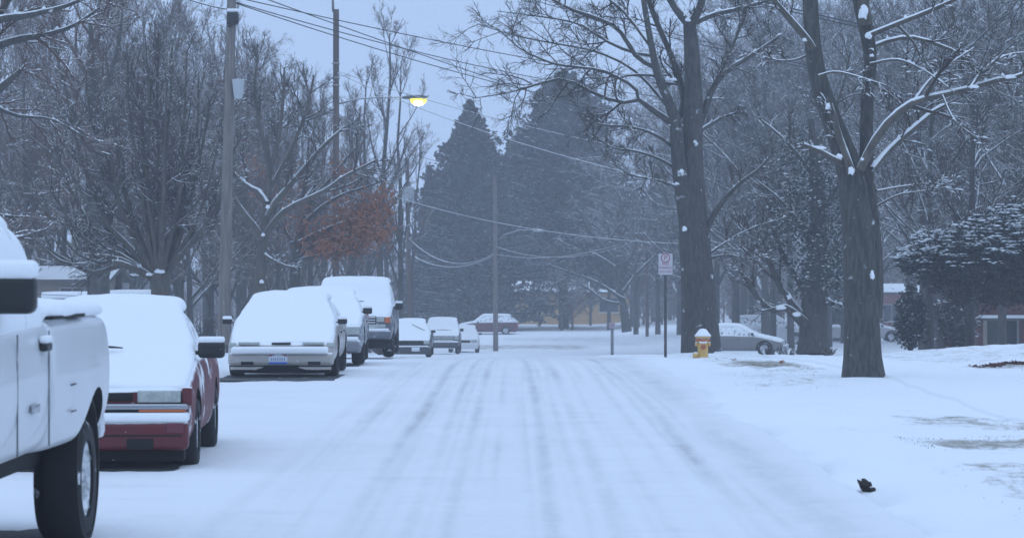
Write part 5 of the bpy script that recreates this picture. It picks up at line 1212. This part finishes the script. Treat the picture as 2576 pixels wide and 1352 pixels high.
n = MB().lathe([(0, -.17), (.055, -.17), (.06, -.165), (.06, -.12), (.05, -.115), (.05, 0), (0, 0)], 18, 'y', (0, 0, .27)).build('outlet_cap', m_hydr, hy, sharp=40)
for sx in (-1, 1): MB().lathe([(0, sx * .17), (.045, sx * .17), (.05, sx * .16), (.05, sx * .12), (.04, sx * .115), (.04, 0), (0, 0)], 16, 'x', (0, 0, .33)).build('side_cap', m_hydy, hy, sharp=40)
MB().rbox((0, -.10, .375), (.17, .09, .05), .022, 3).build('snow', m_snowcar, hy)
hx, hyy = fb[0] - .17, fb[1] - .12
o = MB().lathe([(0, 0), (.06, 0), (.06, .10), (.035, .13), (0, .135)], 16).build('shutoff_valve', m_hydy, None, loc=(hx, hyy, gz(hx, hyy) + .0)); tag(o, 'stubby yellow valve cap sunk in the snow left of the hydrant', 'valve')

# dark rock-like drain stub at the kerb
s = 305.; X, Y = (2182 - 1288) / s, F / s
bm = bmesh.new(); bmesh.ops.create_icosphere(bm, subdivisions=3, radius=.08)
for v in bm.verts:
    v.co *= 1 + .9 * mnoise.noise(v.co * 16) + .3 * mnoise.noise(v.co * 40); v.co.x *= .72; v.co.z *= .62
    if v.co.x < -.01: v.co.z += (.0 - v.co.x) * .55
me = bpy.data.meshes.new('stone'); bm.to_mesh(me); bm.free()
o = link_mesh('stone', me, M('dark_stone', (.028, .022, .02), .9, col2=(.05, .04, .035), scale=30, snow=(.9, .08, .3, 15), bump=.5, bscale=60)); o.location = (X, Y, gz(X, Y) - .005); o.rotation_euler = (0, 0, .3)
o.data.polygons.foreach_set('use_smooth', np.ones(len(o.data.polygons), bool)); tag(o, 'dark jagged stone poking through the kerbside snow at lower right', 'stone')

# dry grass blades and leaves showing through the snow
rg = np.random.default_rng(71)
def blades(name, label, boxes, mat, h, n):
    Vs = []
    for (x0, x1, y0, y1, k) in boxes:
        m = int(n * k); X = rg.uniform(x0, x1, m * 3); Y = rg.uniform(y0, y1, m * 3)
        ok = vnoise(X / .5 + 20, Y / .9) + vnoise(X / .17, Y / .3) * .6 > .16
        X, Y = X[ok][:m], Y[ok][:m]; m = len(X)
        Z = ground(X, Y, False) - .01
        p = np.stack([X, Y, Z], 1); a = rg.uniform(0, 6.28, m); hh = h * rg.uniform(.5, 1.3, m)
        d = np.stack([np.cos(a), np.sin(a), 0 * a], 1); lean = rg.normal(size=(m, 3)) * .5; lean[:, 2] = 1; lean = _unit(lean) * hh[:, None]
        Vs.append(np.stack([p - d * .006, p + d * .006, p + lean], 1))
    V = np.concatenate(Vs).reshape(-1, 3); Q = np.arange(len(V)).reshape(-1, 3)
    tag(link_mesh(name, np_mesh(name, V, Q, False), mat), label, 'grass', kind='stuff')
blades('grass', 'dry grass tips showing through thin snow', [(4.2, 5.6, 47, 60, 2200), (3.4, 5.2, 40, 48, 350), (8.1, 12, 48, 53, 900), (8, 13, 53, 70, 700), (4.0, 6, 27, 29.3, 280), (4.6, 7, 30.5, 33, 220), (3.6, 6, 19, 25, 180), (-4, 6, 172, 214, 500)], m_grass, .026, 1.0)
def leaves(name, label, boxes, mat, size):
    cs = []
    for x0, x1, y0, y1, n in boxes:
        X = rg.uniform(x0, x1, n); Y = rg.uniform(y0, y1, n); cs.append(np.stack([X, Y, ground(X, Y, False) + .015 + rg.random(n) * .03], 1))
    V, Q = leaf_faces(rg, np.concatenate(cs), size, .5)
    tag(link_mesh(name, np_mesh(name, V, Q, False), mat), label, 'leaves', kind='stuff')
leaves('leaf_litter', 'row of dead leaves along the lawn edge', [(8.6, 9.6, 50.3, 50.9, 220), (9.2, 12, 50.8, 51.6, 320), (8.2, 8.8, 49.6, 50.4, 60)], m_leaf, .05)
for X, Y, lb_ in [(4.55, 57.2, 'single orange leaf lying left on the thin snow before the maple'), (5.35, 55.0, 'single orange leaf lying right on the thin snow near the maple trunk')]:
    V, Q = leaf_faces(rg, np.array([[0, 0, .02], [.03, .01, .035], [-.03, .02, .03]]), .06, .4)
    o = link_mesh('fallen_leaf', np_mesh('fallen_leaf', V, Q, False), m_oakleaf); o.location = (X, Y, gz(X, Y)); tag(o, lb_, 'leaf')

# bare asphalt, with the shade under the parked cars put into its colour
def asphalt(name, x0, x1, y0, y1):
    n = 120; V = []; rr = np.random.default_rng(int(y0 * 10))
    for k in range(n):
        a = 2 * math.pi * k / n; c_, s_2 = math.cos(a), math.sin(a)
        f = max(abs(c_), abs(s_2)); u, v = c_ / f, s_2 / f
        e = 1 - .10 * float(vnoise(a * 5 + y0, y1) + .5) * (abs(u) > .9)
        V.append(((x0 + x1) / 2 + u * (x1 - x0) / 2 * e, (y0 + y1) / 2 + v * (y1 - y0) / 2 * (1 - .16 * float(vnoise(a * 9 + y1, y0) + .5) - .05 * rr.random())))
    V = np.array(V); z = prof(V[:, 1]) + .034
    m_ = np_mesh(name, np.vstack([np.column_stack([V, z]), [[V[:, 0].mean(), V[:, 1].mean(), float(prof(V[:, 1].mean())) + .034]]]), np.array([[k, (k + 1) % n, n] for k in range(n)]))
    tag(link_mesh(name, m_, m_asphalt_shade), kind='structure')
asphalt('asphalt_shade_sheet', -4.7, -3.0, 24.9, 26.7)
asphalt('asphalt_shade_sheet', -4.9, -2.85, 45.0, 48.4)
asphalt('asphalt_shade_sheet', -4.72, -2.9, 52.7, 55.5)
asphalt('asphalt_shade_sheet', -4.75, -2.85, 65.5, 69)
asphalt('asphalt_shade_sheet', -4.6, -2.95, 13.4, 19.6)

# ------------------------------------------------------------------ houses
def gable_house(name, label, X, Y, z, W_, D_, H_, rise, wall, rz=0.0, ridge='x', eave=.4, windows=(), door=None):
    root = tag(empty(name, (X, Y, z), rz), label, 'house')
    MB().rbox((0, D_ / 2, H_ / 2 - .2), (W_, D_, H_ + .4), 0).build('wall', wall, root, smooth=False)
    if ridge == 'x':
        w_ = W_ / 2 + eave; d = D_ / 2 + eave; t = .18
        b = MB()
        b.bm.verts.ensure_lookup_table()
        for sg_ in (-1, 1):
            v = [(-w_, D_ / 2, H_ + rise), (w_, D_ / 2, H_ + rise), (w_, D_ / 2 + sg_ * d, H_ - .1), (-w_, D_ / 2 + sg_ * d, H_ - .1)]
            lo = [b.bm.verts.new(q) for q in v]; hi = [b.bm.verts.new((q[0], q[1], q[2] + t)) for q in v]
            for k in range(4): b.bm.faces.new((lo[k], lo[(k + 1) % 4], hi[(k + 1) % 4], hi[k]))
            b.bm.faces.new(lo); b.bm.faces.new(hi[::-1])
        b.build('roof', m_roof, root, smooth=False)
        for sx in (-1, 1):
            g_ = MB(); v = [(sx * (W_ / 2 - .01), 0, H_), (sx * (W_ / 2 - .01), D_, H_), (sx * (W_ / 2 - .01), D_ / 2, H_ + rise)]
            vs = [g_.bm.verts.new(q) for q in v] + [g_.bm.verts.new((q[0] - sx * .1, q[1], q[2])) for q in v]
            g_.bm.faces.new(vs[:3]); g_.bm.faces.new(vs[3:][::-1])
            for k in range(3): g_.bm.faces.new((vs[k], vs[(k + 1) % 3], vs[3 + (k + 1) % 3], vs[3 + k]))
            g_.build('gable', wall, root, smooth=False)
    for (wx, wz, ww_, wh) in windows:
        f_ = MB(); t = .08
        for dx in (-1, 1): f_.rbox((wx + dx * (ww_ / 2 + t / 2), -.03, wz), (t, .08, wh + 2 * t), 0)
        for dz in (-1, 1): f_.rbox((wx, -.03, wz + dz * (wh / 2 + t / 2)), (ww_, .078, t), 0)
        f_.rbox((wx, -.02, wz), (.05, .04, wh), 0)
        f_ = f_.build('window', m_trim, root, smooth=False)
        MB().rbox((wx, -.004, wz), (ww_, .012, wh), 0).build('pane', m_win, f_, smooth=False)
        MB().rbox((wx, -.05, wz - wh / 2 - .11), (ww_ + .26, .14, .05), .01, 1).build('sill', m_snowcar, f_)
    if door:
        dx, dw, dh = door
        d = MB().rbox((dx, -.02, dh / 2), (dw, .05, dh), 0).build('door', M('house_door', (.10, .07, .06), .6), root, smooth=False)
        MB().rbox((dx + dw * .38, -.06, dh * .48), (.05, .05, .05), .02, 2).build('handle', m_chrome, d)
    return root
s = 27.; X, Y = (1440 - 1288) / s, F / s
z = CAM_H - (806 - 676) / s
h = gable_house('ranch_house', 'long low tan house beneath the two tall conifers', X, Y, z, 10.5, 7.5, 2.6, .9, m_tan, 0, windows=[(-3.3, 1.45, 1.5, 1.2), (3.4, 1.45, 1.7, 1.2)], door=(-.4, 1.0, 2.05))
# red brick house on the right
s = 68.; X, Y = (2765 - 1288) / s, F / s
h = gable_house('brick_house', 'red brick house with a snow-edged porch behind the evergreen at the right edge', X, Y, gz(X, Y) - .1, 9.0, 7.5, 3.0, 2.1, m_brick, 0, windows=[(-3.6, 1.0, 1.1, .9), (3.2, 1.5, 1.1, 1.1)], door=(-1.0, .95, 2.05))
for dx in (-4.45, -2.75): MB().rbox((dx, -1.35, .75), (.12, .12, 1.5), .01, 1).build('porch_post', m_beige, h)
MB().rbox((-3.6, -.75, 1.54), (2.0, 1.5, .10), .02, 1).build('porch_roof', m_roof, h)
MB().rbox((-3.6, -.75, 1.62), (2.0, 1.5, .08), .045, 3).build('porch_snow', m_snowcar, h)
MB().rbox((-3.4, -1.3, .16), (2.2, .5, .5), .06, 3).build('planter', M('planter_stone', (.16, .17, .19), .9, snow=(.7, .1, .3, 4)), h)
# second brick wall further left, behind the pale sedan
s = 36.; X, Y = (2215 - 1288) / s, F / s
gable_house('brick_house', 'red brick house far behind the pale snow-covered car', X, Y + 6, gz(X, Y), 7.5, 7, 2.9, .5, M('dusky_red_brick', (.26, .10, .095), .9, col2=(.31, .13, .12), scale=8), 0, windows=[(-2, 1.5, 1.2, 1.1), (1.6, 1.5, 1.2, 1.1)])
# low house behind the left yards
s = 62.; X, Y = (70 - 1288) / s, F / s
gable_house('brown_house', 'brown house with a snowy roof far left behind the white pickup', X, Y, CAM_H - (735 - 676) / s - 1.4, 6.0, 6, 1.85, .45, m_beige, 0, windows=[(1.8, 1.2, .9, .7)])
for (x0, x1, yt, s, lb_, wall) in [(104, 226, 734, 70., 'low flat garage with a thick snowy roof, left of the stout trunk', m_beige), (274, 372, 729, 66., 'low flat shed with a snowy roof, right of the stout trunk', m_brick)]:
    X, Y = ((x0 + x1) / 2 - 1288) / s, F / s; w_ = (x1 - x0) / s; zt = CAM_H - (yt - 676) / s; z = gz(X, Y)
    sh = tag(empty('garage', (X, Y, z)), lb_, 'garage')
    MB().rbox((0, 1.5, (zt - z) / 2 - .15), (w_ - .3, 3, zt - z - .3), 0).build('wall', wall, sh, smooth=False)
    MB().rbox((0, 1.5, zt - z - .26), (w_, 3.4, .10), .01, 1).build('roof', m_roof, sh)
    MB().rbox((0, 1.5, zt - z - .11), (w_ - .02, 3.38, .22), .09, 3).build('roof_snow', m_snowcar, sh)
    MB().rbox((-.2, -.02, (zt - z) / 2 - .25), (w_ * .5, .05, zt - z - .7), 0).build('garage_door', m_trim, sh, smooth=False)

# ------------------------------------------------------------------ bushes
def bush(name, label, x, y, s, wpx, hpx, seed, n=1600, mat=m_bush, size=.07, stems=26, dep=.7):
    rg = np.random.default_rng(seed); b = P(x, y, s); b[2] = gz(b[0], b[1]) - .05
    w_, h_ = wpx / s / 2, hpx / s + .1
    p0 = np.zeros((stems, 5, 3)); a = rg.uniform(0, 6.28, stems); rr = rg.random(stems) ** .6
    tip = np.stack([np.cos(a) * rr * w_, np.sin(a) * rr * dep, h_ * (1 - .45 * rr ** 2) * rg.uniform(.8, 1.05, stems)], 1)
    t = np.linspace(0, 1, 5)
    p0 = tip[:, None] * np.stack([t ** .7, t ** .7, t], 1)[None] + b
    r0 = np.full((stems, 1), .016) * np.linspace(1, .4, 5)[None]
    p1, r1 = grow(rg, p0, r0, 10, (.15, 1), (20, 55), (.2, .4), 4, .12, .08, .6, .006, .5)
    p2, r2 = grow(rg, p1, r1, 5, (.1, 1), (20, 55), (.35, .6), 3, .12, .05, .7, .005, .6)
    ex = []
    if n:
        c = p2.reshape(-1, 3); c = c[rg.integers(0, len(c), n)] + rg.normal(size=(n, 3)) * .04
        ex = [('foliage', [leaf_faces(rg, c, size, .3)], mat)]
    return tree_obj(name, label, b, [tubes(p0, r0, 5)], [tubes(p1, r1, 3), tubes(p2, r2, 3)], extra=ex, cmat=m_twigs, tmat=m_twig, cat='bush')
bush('bush', 'grey twiggy hedge bush left of the brick porch', 2405, 866, 80., 130, 150, 81, 2600, stems=90)
bush('evergreen_bush', 'dark upright evergreen bush beside the straight grey trunk', 2290, 872, 84., 60, 150, 82, 9000, M('dark_bush_leaves', (.016, .024, .024), .9, col2=(.03, .042, .04), scale=2, snow=(.85, .1, .5, 4)), .05, 50)
bush('bush', 'rounded bush against the tan house, right of its dark doorway', 1452, 806, 25., 60, 52, 83, 1800, M('house_bush_leaves', (.02, .03, .028), .9, col2=(.035, .045, .042), scale=2, snow=(.9, .1, .4, 2)), .2, 40, 1.6)
bush('bush', 'low snow-topped bush at the left end of the tan house', 1330, 812, 26., 85, 38, 84, 1800, M('low_bush_leaves', (.02, .03, .028), .9, col2=(.035, .045, .042), scale=2, snow=(.8, .1, .4, 2)), .2, 40, 1.6)
for i, (x, w_, h_) in enumerate([(440, 120, 120), (530, 110, 100), (620, 110, 110), (700, 110, 90), (770, 90, 100), (960, 120, 90), (900, 100, 100)]):
    bush('bush', 'tangle of snowy brush at the foot of the thicket behind the parked cars', x, 840, 62. - i, w_, h_, 90 + i, 0, stems=44).__setitem__('group', 'brush under the thicket')
for i, (x, y, w_, h_, s) in enumerate([(1980, 872, 60, 24, 95), (2085, 868, 50, 22, 95), (1930, 878, 46, 18, 98)]):
    bush('weed_clump', 'low frosted weeds at the foot of the cedar before the parked cars', x, y, s, w_, h_, 110 + i, 0, stems=14, dep=.4).__setitem__('group', 'frosted weeds round the cedar foot')

# ------------------------------------------------------------------ falling snow and the air
rg = np.random.default_rng(91); n = 2600
Yf = rg.uniform(20, 75, n) ; Xf = rg.uniform(-.2, .2, n) * Yf; Zf = CAM_H + rg.uniform(-.09, .105, n) * Yf
ok = Zf > .1; c = np.stack([Xf, Yf, Zf], 1)[ok]
o8 = np.array([[1, 0, 0], [-1, 0, 0], [0, 1, 0], [0, -1, 0], [0, 0, 1], [0, 0, -1]], float); f8 = np.array([[0, 2, 4], [2, 1, 4], [1, 3, 4], [3, 0, 4], [2, 0, 5], [1, 2, 5], [3, 1, 5], [0, 3, 5]])
V = (c[:, None] + o8[None] * rg.uniform(.0022, .0042, (len(c), 1, 1))).reshape(-1, 3); Q = (f8[None] + (np.arange(len(c)) * 6)[:, None, None]).reshape(-1, 3)
tag(link_mesh('falling_snow', np_mesh('falling_snow', V, Q), M('snowflake', (.9, .92, .94), .9)), 'fine snowflakes falling through the air', 'snow', kind='stuff')

hz = MB().rbox((0, 200, 16), (850, 540, 44), 0)
me = bpy.data.meshes.new('haze'); hz.bm.to_mesh(me); hz.bm.free()
mv = bpy.data.materials.new('haze_air'); mv.use_nodes = True; nt = mv.node_tree; nt.nodes.clear()
ou = nt.nodes.new('ShaderNodeOutputMaterial'); pv = nt.nodes.new('ShaderNodeVolumePrincipled')
pv.inputs['Color'].default_value = (.93, .95, 1.0, 1); pv.inputs['Density'].default_value = .00115; pv.inputs['Anisotropy'].default_value = 0.0
nt.links.new(pv.outputs[0], ou.inputs['Volume'])
tag(link_mesh('haze', me, mv), kind='stuff')
